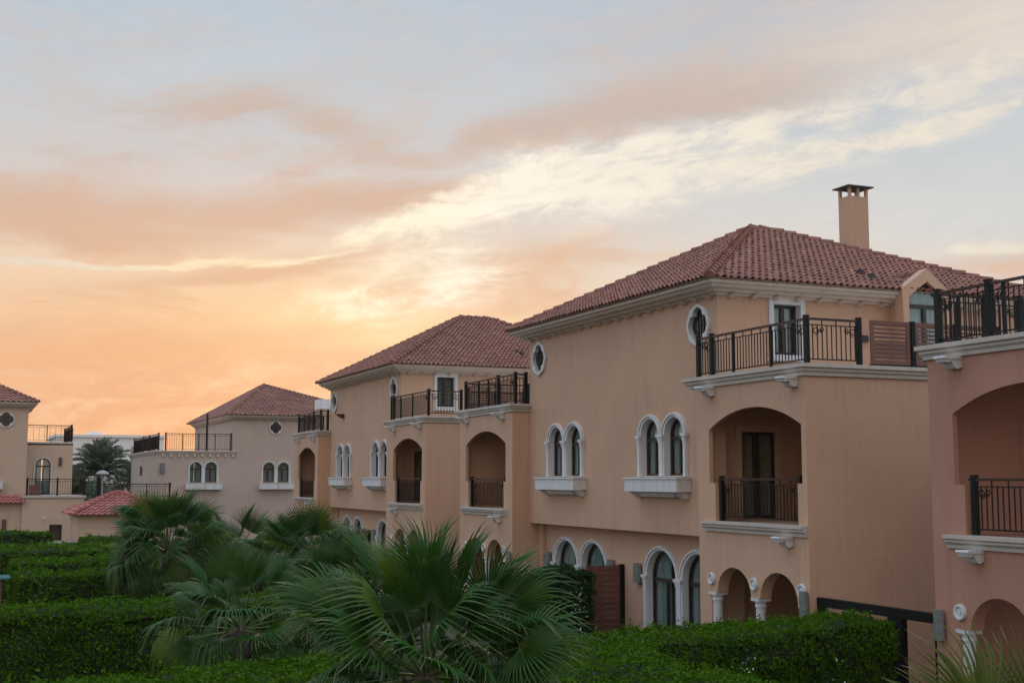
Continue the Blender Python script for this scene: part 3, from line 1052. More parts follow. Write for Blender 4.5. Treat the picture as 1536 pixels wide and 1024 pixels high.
def bay(parent, yn, yf, c, block, cor, wallmat, over=0.0, xback=26.0, lamp_near=True, deep=18.3):
    """two-storey loggia bay. block: 'far' or 'near' = the side where the main block stands"""
    fr = FX(XB)
    # balcony opening
    hb = [(c - 1.56, ZL), (c + 1.49, ZL), (c + 1.49, 4.23), (c + 1.72, 4.23), (c + 1.72, 5.40)]
    R = (1.72 ** 2 + 0.43 ** 2) / (2 * 0.43)
    a0 = math.asin(1.72 / R)
    hb += [(c + R * math.sin(a0 - 2 * a0 * i / 18), 5.83 - R + R * math.cos(a0 - 2 * a0 * i / 18)) for i in range(1, 18)]
    hb += [(c - 1.72, 5.40), (c - 1.72, 4.23), (c - 1.56, 4.23)]
    hl = [(c - 1.72, 0.02), (c + 1.72, 0.02), (c + 1.72, 1.86)]
    hl += arcpts(c + 0.82, 1.86, 0.655, 0, PI, 14, 0.57) + arcpts(c - 0.82, 1.86, 0.655, 0, PI, 14, 0.57) + [(c - 1.72, 1.86)]
    b = MB(fr)
    b.panel([(yn, 0), (yf, 0), (yf, 3.118), (yn, 3.118)], [hl], -0.28, 0)
    b.panel([(yn, 3.118), (yf, 3.118), (yf, 6.38), (yn, 6.38)], [hb], -0.10, 0)
    b.fr = WORLD
    t = 0.25
    if block == 'far':
        b.box(XB + .28, xback, yn, yn + t, 0, 6.38)
        b.box(XB + .28, X2 - 0.005, yf - t, yf, 0, 2.985)
        b.box(XB + .28, X1, yf - t, yf, 2.985, 6.38)
    else:
        b.box(XB + .28, xback, yf - t, yf, 0, 6.38)
        b.box(XB + .28, X2 - 0.005, yn, yn + t, 0, 2.985)
        b.box(XB + .28, X1, yn, yn + t, 2.985, 6.38)
    ya, yb = (yn + t, yf - (0.0 if block == 'far' else t)) if block == 'far' else (yn, yf - t)
    b.box(deep, deep + 0.2, ya, yb, 0, 6.38)                                  # back wall of loggia and porch
    b.box(XB + .10, deep, yn + t, yf - t, 3.12, 3.38)
    b.box(XB + .10, XB + .28, yn, yn + t, 3.119, 6.38)
    b.box(XB + .10, XB + .28, yf - t, yf, 3.119, 6.38)                    # loggia floor
    b.build('bay', wallmat, parent)
    s = MB().box(XB, xback, yn, yf, 6.381, 6.56)
    if over and block == 'far':
        s.box(XB, X1, yf, yf + over, 6.381, 6.56)
    s.build('terrace_floor', M['terrace'], parent)
    # ledges
    lp = [(z, ZT + dz) for z, dz in LEDGE]
    if block == 'far':
        path = [(X1, yf + over), (XB, yf + over), (XB, yn), (xback, yn)]
    else:
        path = [(xback, yf), (XB, yf), (XB, yn), (X1, yn)]
    MB().sweep(path, lp).build('terrace_ledge', M['ledge'], parent)
    bl = MB(fr)
    bl.prism_nz([(0.002, ZL - 0.22), (0.05, ZL - 0.22), (0.06, ZL - 0.16), (0.11, ZL - 0.12), (0.11, ZL - 0.08), (0.15, ZL - 0.06), (0.15, ZL - 0.002),
                 (0.002, ZL - 0.002)], c - 1.86, c + 1.90)
    bl.box(c - 1.55, c + 1.48, -0.099, 0.002, ZL - 0.02, ZL + 0.004)
    bl.build('balcony_ledge', M['ledge'], parent)
    corbel(fr, parent, c - 1.24 if cor == 'near' else c + 1.24, ZL - 0.225, 0.34)
    corbel(fr, parent, c + 1.57, ZT - 0.245, 0.36)
    corbel(fr, parent, c - 1.53, ZT - 0.245, 0.36)
    railing(parent, (XB + 0.10, c - 1.55), (XB + 0.10, c + 1.47), ZL + 0.005, 0.93, (0.012, 0.968), (), ((0.012, 1), (0.968, -1)), 0.12)
    for du in (-1.66, 0.0, 1.66):
        column(fr, parent, c + du, -0.13, 0, 1.855)
        roundel(fr, parent, c + du + 0.02, 2.14)
    wall_lamp(fr, parent, yn + 0.12 if lamp_near else yf - 0.14, 1.64, 2.14, 0.11)


def villa(name_loc, label, yc, half, near, far, wallmat, seed, dormer=False, vents=()):
    v = thing('villa', name_loc, label, 'villa', 'attached villas of the row')
    Y0, Y1 = yc - half, yc + half
    fr = FX(X1)
    xb = 26.0
    holes = []
    for du in (-2.8, 2.8):
        holes.append(double_arch(fr, v, yc + du, 4.37, 5.36, 0.60, 0.465, 0.565, 0.45, 0.20, 0.06, 0.012))
        window_box(fr, v, yc + du, 1.30, 3.98, 4.36, 0.40)
        holes.append(medallion(fr, v, yc + du * 4.6 / 2.8, 7.93))
    b = MB(fr)
    b.panel([(Y0, 2.99), (Y1, 2.99), (Y1, 8.80), (Y0, 8.80)], holes, -0.30, 0)
    b.fr = WORLD
    b.box(X1 + 0.30, X2 + 0.30, Y0, Y1, 2.992, 3.14)
    b.build('wall', wallmat, v)
    fr2 = FX(X2)
    gh = []
    for du in (-2.8, 2.8):
        gh.append(double_arch(fr2, v, yc + du, 0.0, 1.82, 0.89, 0.74, 0.82, 0.71, 0.22, 0.04, 0.0, True))
        wall_lamp(fr2, v, yc + du - 2.05, 1.64, 2.14)
        wall_lamp(fr2, v, yc + du + 2.05, 1.64, 2.14)
    # arched door surrounds reach the ground: notch the wall from below
    outer = [(Y0, 0.0)]
    for h in gh:
        hh = [(u, z) for u, z in h]
        left = sorted(hh, key=lambda p: (p[0], p[1]))[0][0]
        seq = hh[::-1]                       # from the left foot over the arches to the right foot
        outer += [(seq[0][0], 0.0)] + seq[1:-1] + [(seq[-1][0], 0.0)]
    outer += [(Y1, 0.0), (Y1, 2.985), (Y0, 2.985)]
    MB(fr2).panel(outer, [], -0.30, 0).build('wall', wallmat, v)
    # end walls and back
    frs = FY(Y0)
    eh = []
    eh.append(rect_window(frs, v, 17.22, 17.98, 7.22, 8.42, 0.13, 0.24, 0.05, True, 'curtain'))
    eh.append(rect_window(frs, v, 16.27, 17.22, 3.41, 5.40, 0.15, 0.14, 0.03, False, 'drape', 2, M['sand']))
    b = MB(frs)
    b.panel([(X1 + 0.30, 0), (xb, 0), (xb, 8.80), (X1 + 0.30, 8.80)], eh, -0.30, 0)
    b.fr = WORLD
    b.box(X1 + 0.30, xb, Y1 - 0.30, Y1, 0, 8.80)
    b.box(xb - 0.3, xb, Y0 + 0.30, Y1 - 0.30, 0, 8.80)
    b.build('wall', wallmat, v)
    ze = 8.86
    if dormer:
        cornice(v, [(xb, Y1), (X1, Y1), (X1, Y0), (20.62, Y0)], ze)
        cornice(v, [(22.0, Y0), (xb, Y0)], ze)
    else:
        cornice(v, [(xb, Y1), (X1, Y1), (X1, Y0), (xb, Y0)], ze)
    roof = hip_roof(v, X1 - 0.55, xb + 0.3, Y0 - 0.55, Y1 + 0.55, ze, (20.25, yc), (20.9 if dormer else 21.8, yc), 11.42 if dormer else 11.62, seed)
    if not dormer:
        pass
    else:
        # chimney behind the ridge
        cx, cy = 23.9, yc
        b = MB()
        b.box(cx - 0.34, cx + 0.34, cy - 0.26, cy + 0.26, 9.5, 12.65)
        for sx in (-1, 1):
            for sy in (-1, 1):
                b.box(cx + sx * 0.30 - 0.04, cx + sx * 0.30 + 0.04, cy + sy * 0.22 - 0.04, cy + sy * 0.22 + 0.04, 12.652, 12.92)
        b.box(cx - 0.04, cx + 0.04, cy - 0.26, cy - 0.18, 12.652, 12.92)
        ch = b.build('chimney', M['peach'], v)
        b = MB()
        b.taper(cx - 0.48, cx + 0.48, cy - 0.40, cy + 0.40, 12.92, cx - 0.45, cx + 0.45, cy - 0.37, cy + 0.37, 12.96)
        b.taper(cx - 0.40, cx + 0.40, cy - 0.32, cy + 0.32, 12.961, cx - 0.12, cx + 0.12, cy - 0.12, cy + 0.12, 13.02)
        b.build('chimney_cap', M['frame'], ch)
        # glazed gable
        frd = FY(24.28)
        g0, g1, ga, gz = 20.66, 21.98, 21.33, 9.22
        op = [(20.72, 6.7), (21.90, 6.7), (21.90, 8.72), (ga, gz - 0.10), (20.76, 8.72)]
        b = MB(frd)
        b.panel([(g0 - 0.02, 6.58), (g1, 6.58), (g1 + 0.05, 8.86), (g1 + 0.05, 8.90), (ga, gz + 0.22), (g0 - 0.1, 8.90), (g0 - 0.1, 8.86)], [op], -0.3, 0)
        b.fr = WORLD
        b.box(g0 - 0.02, g0 + 0.1, 24.58, 25.6, 6.58, 8.86)
        b.box(g1 - 0.1, g1, 24.58, 25.6, 6.58, 8.86)
        d = b.build('dormer', M['peach'], v)
        vs_, fs_, uv_ = [], [], []
        for sgn, ux in ((-1, g0 - 0.14), (1, g1 + 0.10)):
            top0, top1 = (ga, 24.50, gz + 0.10), (ga, 26.6, gz + 0.10)
            e0, e1 = (ux, 24.50, 8.74), (ux, 26.6, 8.74)
            if sgn < 0:
                tile_face(vs_, fs_, uv_, e1, e0, top1, top0, seed * 10 + 8, 0.25, 0.3)
            else:
                tile_face(vs_, fs_, uv_, e0, e1, top0, top1, seed * 10 + 9, 0.25, 0.3)
        ridge_caps(vs_, fs_, uv_, (ga, 24.6, gz + 0.09), (ga, 26.8, gz + 0.09), 77)
        tile_mesh('dormer_roof', d, vs_, fs_, uv_, M['tile'])
        b = MB(frd)
        b.panel(op, [[(20.78, 6.76), (21.84, 6.76), (21.84, 8.46), (20.78, 8.46)], [(20.82, 8.56), (21.84, 8.56), (21.84, 8.70), (ga, gz - 0.18), (20.82, 8.71)]], -0.2, -0.14)
        b.box(21.28, 21.38, -0.195, -0.13, 6.76, 8.46)
        w = b.build('window', M['frame'], d)
        MB(frd).panel([(u * 0.98 + ga * 0.02, z * 0.98 + 8.0 * 0.02) for u, z in op], [], -0.18, -0.17).build('pane', M['glass'], w)
        curtain(frd, w, 20.74, 21.9, 6.7, 9.1, -0.27, M['curtain'], 12, 0.02)
    for vx, vy, vz in vents:
        MB().taper(vx - 0.07, vx + 0.07, vy - 0.10, vy + 0.10, vz, vx - 0.05, vx + 0.05, vy - 0.09, vy + 0.08, vz + 0.15).build('roof_vent', M['frame'], roof)
    if not dormer:
        MB(fr).taper(56.8, 57.2, 0.002, 0.1, 7.1, 56.85, 57.15, 0.002, 0.34, 7.28).build('vent_box', M['frame'], v)
    bay(v, near[0], near[1], near[2], 'far', near[3], wallmat, near[4])
    bay(v, far[0], far[1], far[2], 'near', far[3], wallmat, 0.0)
    # terrace railings of the near bay
    rx = XB + 0.16
    yn, yf = near[0] + 0.08, near[1]
    ye = yf + near[4] - 0.08
    L = ye - yn
    rz = 6.605
    railing(v, (rx, yn), (rx, ye), rz, 0.93, (0.012, (yf - 0.40 - yn) / L, 0.988), ((yf - 1.27 - yn) / L, (yf - 2.70 - yn) / L),
            ((0.012, 1), ((yf - 0.40 - yn) / L, 1)))
    railing(v, (rx, yn), (16.55, yn), rz, 0.93, (0.985,), (), ((0.03, 1), (0.985, -1)))
    if True:
        for a, c in ((16.82, 17.82), (17.97, 18.97), (19.12, 20.12)):
            s = MB(FY(yn))
            for q in range(9):
                z = rz + 0.16 + q * 0.085
                s.box(a + 0.09, c - 0.09, -0.012, 0.012, z, z + (0.074 if q < 4 else 0.048))
            s.panel([(a, rz + 0.05), (c, rz + 0.05), (c, rz + 0.95), (a, rz + 0.95)], [[(a + 0.085, rz + 0.14), (c - 0.085, rz + 0.14), (c - 0.085, rz + 0.87), (a + 0.085, rz + 0.87)]], -0.02, 0.02)
            sp = s.build('wood_screen', M['wood'], v)
            MB(FY(yn)).box(c + 0.03, c + 0.12, -0.045, 0.045, rz + 0.001, rz + 0.97).build('post', M['iron'], sp)
        MB(FY(yn)).box(16.8, 20.2, -0.03, 0.03, rz + 0.0015, rz + 0.048).build('screen_rail', M['iron'], v)
        bb = MB(FY(Y0)).box(19.62, 19.92, 0.002, 0.09, 7.62, 7.78)
        bb.build('vent_box', M['frame'], v)
    # terrace railing of the far bay
    yn, yf = far[0] + 0.08, far[1] - 0.08
    L = yf - yn
    railing(v, (rx, yn), (rx, yf), rz, 0.93, (0.012, 0.33, 0.988), (0.52, 0.72), ((0.012, 1), (0.33, 1), (0.988, -1)))
    railing(v, (rx, yn), (X1 - 0.06, yn), rz, 0.93, (0.9,), ())
    railing(v, (rx, yf), (19.5, yf), rz, 0.93, (0.55, 0.985), (0.12, 0.3, 0.75), ((0.12, 1), (0.55, -1)))
    return v


# ------------------------------------------------------------------ the setting
def ground_sheet():
    b = MB()
    n = 24
    s = 2600.0
    ps, fs = [], []
    for i in range(n + 1):
        for j in range(n + 1):
            ps.append((-s + 2 * s * i / n, -s + 2 * s * j / n, 0.0))
    for i in range(n):
        for j in range(n):
            fs.append((i * (n + 1) + j, (i + 1) * (n + 1) + j, (i + 1) * (n + 1) + j + 1, i * (n + 1) + j + 1))
    b.raw(ps, fs)
    g = b.build('ground', M['ground'], None)
    g['kind'] = 'structure'
    p = MB().raw([(14.2, 10, 0.004), (30, 10, 0.004), (30, 66, 0.004), (14.2, 66, 0.004)], [(0, 1, 2, 3)]).build('paving', M['paving'], None)
    p['kind'] = 'structure'


ground_sheet()

# ------------------------------------------------------------------ the row of villas
v1 = villa((X1, 30.26, 0), 'large peach villa with square chimney and round medallion windows behind the near hedges', 30.26, 5.39,
           (20.80, 24.87, 22.68, 'near', 0.30), (35.65, 40.17, 37.9, 'near'), M['peach'], 1, True, ((20.30, 25.5, 9.38), (20.32, 25.12, 9.22)))
v2 = villa((X1, 53.90, 0), 'second peach villa of the row, its tiled hip roof half hidden by the larger villa', 53.90, 5.46,
           (43.74, 48.44, 45.84, 'far', 0.0), (59.36, 64.1, 61.6, 'near'), M['peach'], 2, False, ((21.25, 49.63, 9.66), (21.36, 49.35, 9.54)))
v0 = thing('villa', (XB, 15.0, 0), 'pinkish villa wing with a balcony arch, nearest building at the right edge', 'villa', 'attached villas of the row')
bay(v0, 12.73, 17.28, 15.0, 'near', 'far', M['pink'], 0.0, 26.0, False, 21.5)
rx, rz = XB + 0.16, 6.605
railing(v0, (rx, 12.81), (rx, 17.20), rz, 0.93, (0.012, 0.715, 0.988), (0.64, 0.35), ((0.988, -1), (0.715, 1), (0.715, -1)))
railing(v0, (rx, 17.20), (19.5, 17.20), rz, 0.93, (0.45, 0.985), (0.12, 0.25, 0.7), ((0.0, 1), (0.45, -1)))


def gate(loc, label, ya, yb, x):
    t = thing('garden_gate', loc, label, 'gate')
    fr = FX(x)
    MB(fr).box(ya, yb, -0.06, 0.06, 1.86, 2.03).build('beam', M['iron'], t)
    for u, w in ((ya + 0.10, 0.10), (yb - 0.08, 0.075), (18.52, 0.2)):
        MB(fr).box(u - w, u + w, -0.055, 0.055, 0, 1.859).build('post', M['iron'], t)
    return t


gate((15.3, 19.0, 0), 'black metal gate frame spanning the gap between the two nearest wings', 17.30, 20.78, 15.32)


def divider(loc, label, x0, x1, y, h):
    t = thing('wood_fence', loc, label, 'fence')
    b = MB(FY(y))
    n = int((h - 0.1) / 0.14)
    for i in range(n):
        b.box(x0, x1 - 0.12, -0.02, 0.02 + (i % 2) * 0.004, 0.08 + i * (h - 0.1) / n, 0.08 + (i + 1) * (h - 0.1) / n - 0.008)
    b.build('board_panel', M['wood'], t)
    MB(FY(y)).box(x1 - 0.118, x1, -0.06, 0.06, 0, h + 0.04).build('post', M['iron'], t)
    MB(FY(y)).box(x0, x1 - 0.12, -0.03, 0.03, h - 0.018, h + 0.02).build('top_rail', M['wood'], t)


divider((15.7, 30.4, 0), 'brown board fence between two arched doors of the large villa', 15.0, 16.12, 30.4, 2.02)
divider((15.7, 53.9, 0), 'brown board fence seen between palms before the second villa', 14.9, 16.12, 53.9, 2.05)


# ------------------------------------------------------------------ far villas that face the camera
def far_villa_right():
    Y = 88.0
    v = thing('villa', (16.4, Y, 0), 'rose villa across the end of the row with pyramid tiled roof and roof terrace', 'villa')
    fr = FY(Y)
    holes = []
    for cu in (14.48, 19.46):
        holes.append(double_arch(fr, v, cu, 4.03, 5.02, 0.51, 0.40, 0.50, 0.40, 0.3, 0.06, 0.0, False, False))
        b = MB(fr)
        b.box(cu - 1.2, cu + 0.06, 0.002, 0.42, 3.58, 3.97)
        b.box(cu + 0.1, cu + 1.22, 0.002, 0.42, 3.58, 3.97)
        b.build('window_box', M['white'], v)
    holes.append(medallion(fr, v, 19.38, 7.84, 0.46, True))
    holes.append(arch_open(21.3, -0.2, 2.0, 0.6))
    arch_window(fr, v, 21.3, -0.2, 2.0, 0.6, None, -0.25, 2, None, 0, False)
    b = MB(fr)
    b.panel([(11.4, -1), (27, -1), (27, 8.55), (16.43, 8.55), (16.43, 6.05), (11.4, 6.05)], holes, -0.3, 0)
    b.fr = WORLD
    b.box(16.43, 16.73, Y + .3, Y + 16, 0, 8.55)
    b.box(26.7, 27, Y + .3, Y + 16, 0, 8.55)
    b.box(16.43, 27, Y + 16, Y + 16.3, 0, 8.55)
    b.box(11.4, 16.42, Y + 0.3, Y + 15, 5.7, 6.0)
    b.box(11.4, 11.7, Y + 0.3, Y + 15, 0, 5.7)
    b.build('wall', M['dusk'], v)
    lp = [(o * 1.1, 6.2 + dz) for o, dz in LEDGE]
    led = MB().sweep([(11.4, Y + 15), (11.4, Y), (16.75, Y)], lp)
    led.fr = fr
    for i in range(10):
        u = 11.7 + i * 0.52
        led.box(u, u + 0.16, 0.002, 0.12, 5.8, 5.95)
    led.build('terrace_ledge', M['cornice'], v)
    cornice(v, [(16.43, Y + 16), (16.43, Y), (27, Y)], 8.66, 0.6)
    hip_roof(v, 15.9, 27.5, Y - 0.55, Y + 16.8, 8.66, (20.2, Y + 8.0), (20.2, Y + 9.0), 11.35, 4, M['tile'], 'wsne', 0.3, 0.42)
    railing(v, (11.9, Y + 0.1), (16.36, Y + 0.1), 6.2, 1.16, (0.01, 0.99), (0.26, 0.5, 0.75), (), 0.15)
    railing(v, (11.5, Y + 0.1), (11.5, Y + 14.5), 6.2, 1.14, (0.01, 0.35, 0.6, 0.99), (), (), 0.15)
    for ya in (Y + 1.0, Y + 8.8):
        s = MB(FX(11.58))
        for i in range(9):
            s.box(ya, ya + (2.6 if ya < Y + 5 else 5.4), -0.01, 0.01, 6.3 + i * 0.1, 6.39 + i * 0.1)
        s.build('wood_screen', M['wood'], v)
    MB().box(14.68, 14.82, Y + 0.5, Y + 0.64, 6.2, 8.75).build('pergola_post', M['rail'], v)
    wall_lamp(fr, v, 11.75, 4.7, 5.35, 0.17)
    wall_lamp(FX(11.4), v, Y + 8, 4.5, 5.2, 0.14, M['lampdark'])


far_villa_right()


def far_villa_left():
    Y = 78.0
    v = thing('villa', (0, Y, 0), 'sand coloured villa at the left edge with stacked terraces and a red tile strip', 'villa')
    fr = FY(Y)
    holes = [medallion(fr, v, 1.66, 7.68, 0.46, True)]
    holes.append(double_arch(fr, v, 0.35, 4.2, 5.1, 0.52, 0.40, 0.5, 0.4, 0.3, 0.06, 0.0, False, False))
    b = MB(fr)
    b.box(-0.9, 1.62, 0.002, 0.42, 3.72, 4.12)
    b.build('window_box', M['white'], v)
    b = MB(fr)
    b.panel([(-8, 0), (2.84, 0), (2.84, 8.55), (-8, 8.55)], holes, -0.3, 0)
    b.fr = WORLD
    b.box(2.54, 2.84, Y + .3, Y + 9.7, 0, 8.55)
    b.box(-8, -7.7, Y + .3, Y + 9.7, 0, 8.55)
    b.box(-8, 2.84, Y + 9.7, Y + 10, 0, 8.55)
    b.build('wall', M['sand'], v)
    # set back wing with terrace
    frw = FY(Y + 1.2)
    do = arch_open(3.80, 3.42, 5.08, 0.42)
    w = MB(frw)
    w.panel([(2.84, 0), (5.42, 0), (5.42, 6.35), (2.84, 6.35)], [do], -0.3, 0)
    w.fr = WORLD
    w.box(5.12, 5.42, Y + 1.5, Y + 9, 0, 6.35)
    w.box(2.84, 5.12, Y + 1.5, Y + 9, 6.1, 6.345)
    w.build('wall', M['sand'], v)
    s = MB(frw)
    s.panel(arch_open(3.80, 3.42, 5.08, 0.52, 0.50), [arch_open(3.80, 3.43, 5.08, 0.415)], 0.002, 0.05)
    s.build('window_surround', M['ledge'], v)
    arch_window(frw, v, 3.80, 3.43, 5.08, 0.415, None, -0.22, 2)
    MB().sweep([(5.42, Y + 9), (5.42, Y + 1.2), (2.85, Y + 1.2)][::-1], [(-o, 6.46 + dz * 0.8) for o, dz in LEDGE]).build('terrace_ledge', M['cornice'], v)
    railing(v, (2.9, Y + 1.3), (5.34, Y + 1.3), 6.47, 0.97, (0.99,), (0.43,), (), 0.3)
    railing(v, (5.34, Y + 1.3), (5.34, Y + 8), 6.47, 0.97, (0.99,), (0.5,), (), 0.12)
    s = MB(Fr(5.40, 0, (0, 1), (1, 0)))
    for i in range(8):
        s.box(Y + 1.4, Y + 7.9, -0.01, 0.01, 6.55 + i * 0.095, 6.63 + i * 0.095)
    s.build('wood_screen', M['wood'], v)
    wall_lamp(frw, v, 4.74, 5.05, 5.55, 0.1, M['lampdark'])
    cornice(v, [(-8, Y), (2.84, Y), (2.84, Y + 10)], 8.66, 0.6)
    hip_roof(v, -8.5, 3.34, Y - 0.5, Y + 10.5, 8.66, (-3.0, Y + 5.0), (-2.1, Y + 5.0), 11.3, 5, M['tile'], 'wsne', 0.3, 0.42)
    # ground-floor front with terrace on top
    frg = FY(Y - 2.6)
    wh = rect_window(frg, v, 4.12, 4.66, 0.9, 1.72, 0.06, 0.2, 0.01, False, None, 1, M['frame'])
    g = MB(frg)
    g.panel([(2.6, 0), (5.85, 0), (5.85, 3.26), (2.6, 3.26)], [wh], -0.3, 0)
    g.fr = WORLD
    g.box(5.55, 5.85, Y - 2.3, Y + 1.19, 0, 3.26)
    g.box(2.6, 5.55, Y - 2.3, Y + 1.19, 3.0, 3.255)
    g.box(-8, 2.6, Y - 2.45, Y - 2.15, 0, 3.0)
    g.build('wall', M['sand'], v)
    MB(frg).box(2.55, 5.95, -3.7, 0.08, 3.262, 3.37).build('terrace_ledge', M['ledge'], v)
    railing(v, (2.8, Y - 2.5), (5.9, Y - 2.5), 3.375, 0.93, (0.01, 0.52, 0.985), (), (), 0.13)
    railing(v, (5.9, Y - 2.5), (5.9, Y + 1.1), 3.375, 0.93, (0.98,), (0.5,), (), 0.1)
    vs_, fs_, uv_ = [], [], []
    tile_face(vs_, fs_, uv_, (-8, Y - 2.85, 2.98), (2.75, Y - 2.85, 2.98), (-8, Y - 2.0, 3.42), (2.75, Y - 2.0, 3.42), 55, 0.25, 0.32)
    tile_mesh('tile_strip', v, vs_, fs_, uv_, M['redtile'])
    wall_lamp(FY(Y - 2.45), v, 1.72, 1.55, 2.1, 0.11, M['lampdark'])
    roundel(frg, v, 3.78, 2.12, 0.1)
    MB().box(3.0, 3.6, Y - 1.2, Y - 0.6, 3.375, 3.95).build('terrace_bench', M['wood'], v)


far_villa_left()


def gatehouse():
    Y = 62.0
    t = thing('gatehouse', (7, Y + 2, 0), 'low gatehouse with red tiled hip roof behind the left palm', 'gatehouse')
    b = MB()
    b.box(4.52, 8.6, Y, Y + 0.3, 0, 2.62)
    b.box(4.52, 4.82, Y + .3, Y + 3.9, 0, 2.62)
    b.box(8.3, 8.6, Y + .3, Y + 3.9, 0, 2.62)
    b.box(4.52, 8.6, Y + 3.9, Y + 4.2, 0, 2.62)
    b.build('wall', M['sand'], t)
    hip_roof(t, 4.22, 8.9, Y - 0.3, Y + 4.5, 2.64, (6.35, Y + 2.1), (6.8, Y + 2.1), 3.62, 6, M['redtile'], 'wsne', 0.25, 0.34)
    t2 = thing('terrace_wall', (8, 70, 0), 'rose garden wall topped with a green railing behind the gatehouse', 'wall')
    MB().box(6.1, 9.9, 70.0, 70.3, 0, 3.3).build('wall', M['dusk'], t2)
    railing(t2, (6.12, 70.1), (9.85, 70.1), 3.3, 0.75, (0.0, 0.98), (0.33, 0.66), (), 0.14)


gatehouse()

# lamp post between the far villas
t = thing('street_lamp', (7.02, 78, 0), 'grey lamp post with a shallow dome head between the far villas', 'lamp post')
MB().lathe(7.02, 78, [(0.10, 0), (0.10, 0.5), (0.06, 0.6), (0.05, 4.35), (0.09, 4.38), (0.09, 4.5)], 10).build('pole', M['greypaint'], t, True)
MB().lathe(7.02, 78, [(0.10, 4.5), (0.36, 4.55), (0.38, 4.59), (0.3, 4.70), (0.15, 4.77), (0.04, 4.80)], 16).build('lamp_shade', M['greypaint'], t, True)

# white tank on the roof terrace behind the far bay of the second villa
t = thing('water_tank', (18.1, 68.8, 0), 'white box shaped rooftop tank beyond the second villa', 'water tank')
MB().box(17.45, 18.9, 68.2, 69.4, 8.12, 8.66).build('tank_body', M['tank'], t)
MB().box(17.5, 18.85, 68.25, 69.35, 0.0, 8.118).build('tank_tower', M['sand'], t)

# distant pale block
t = thing('apartment_block', (24, 200, 0), 'pale hazy flat roofed block far beyond the date palm', 'building')
b = MB()
b.box(11.5, 27.5, 205, 225, 0, 10.6)
b.box(27.5, 34.5, 207, 225, 0, 7.6)
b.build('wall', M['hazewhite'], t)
b = MB()
b.box(11.2, 27.8, 204.7, 225.3, 10.6, 11.0)
b.box(16.5, 18.6, 210, 214, 11.0, 11.6)
b.box(27.8, 34.8, 206.7, 225.3, 7.6, 8.0)
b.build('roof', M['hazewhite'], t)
for i in range(9):
    for z in (2.0, 5.0, 8.0):
        if i < 6 or z < 6:
            MB(FY(205 if i < 6 else 207)).box(12.8 + i * 2.45, 14.0 + i * 2.45, 0.02, 0.1, z, z + 1.3).build('window', M['greypaint'], t)


# ------------------------------------------------------------------ vegetation
def np_mesh(name, V, F, material, parent, off, uv=None, uvname='frond', smooth=False):
    me = bpy.data.meshes.new(name)
    V = np.asarray(V, dtype=np.float32) - np.array(off, dtype=np.float32)
    F = np.asarray(F, dtype=np.int32)
    me.vertices.add(len(V))
    me.vertices.foreach_set('co', V.ravel())
    me.loops.add(F.size)
    me.loops.foreach_set('vertex_index', F.ravel())
    me.polygons.add(len(F))
    k = F.shape[1]
    me.polygons.foreach_set('loop_start', np.arange(0, F.size, k, dtype=np.int32))
    me.polygons.foreach_set('loop_total', np.full(len(F), k, dtype=np.int32))
    if uv is not None:
        l = me.uv_layers.new(name=uvname)
        l.data.foreach_set('uv', np.asarray(uv, dtype=np.float32)[F.ravel()].ravel())
    me.update(calc_edges=True)
    me.validate()
    me.materials.append(material)
    if smooth:
        me.polygons.foreach_set('use_smooth', [True] * len(me.polygons))
    o = bpy.data.objects.new(name, me)
    COL.objects.link(o)
    if parent:
        o.parent = parent
    LOC[o.name] = Vector(off)
    return o


def leaf_cloud(P, Nn, size, rng, tilt=0.9):
    """one folded diamond leaf at each point, turned around the given normals"""
    n = len(P)
    d = Nn + rng.normal(0, tilt, (n, 3))
    d /= np.linalg.norm(d, axis=1)[:, None] + 1e-9
    t = np.cross(d, rng.normal(0, 1, (n, 3)))
    t /= np.linalg.norm(t, axis=1)[:, None] + 1e-9
    s = np.cross(d, t)
    L = size * rng.uniform(0.5, 1.6, (n, 1))
    Wd = L * rng.uniform(0.34, 0.5, (n, 1))
    V = np.empty((n, 4, 3))
    V[:, 0] = P - t * L * 0.5
    V[:, 1] = P + s * Wd * 0.5 + d * L * 0.08
    V[:, 2] = P + t * L * 0.5
    V[:, 3] = P - s * Wd * 0.5 + d * L * 0.08
    F = np.arange(n * 4).reshape(n, 4)
    return V.reshape(-1, 3), F


def fbm(P, s, seed):
    out = np.empty(len(P))
    for i, p in enumerate(P):
        out[i] = mnoise.fractal(Vector((p[0] * s + seed, p[1] * s, p[2] * s)), 1.0, 2.0, 3)
    return out


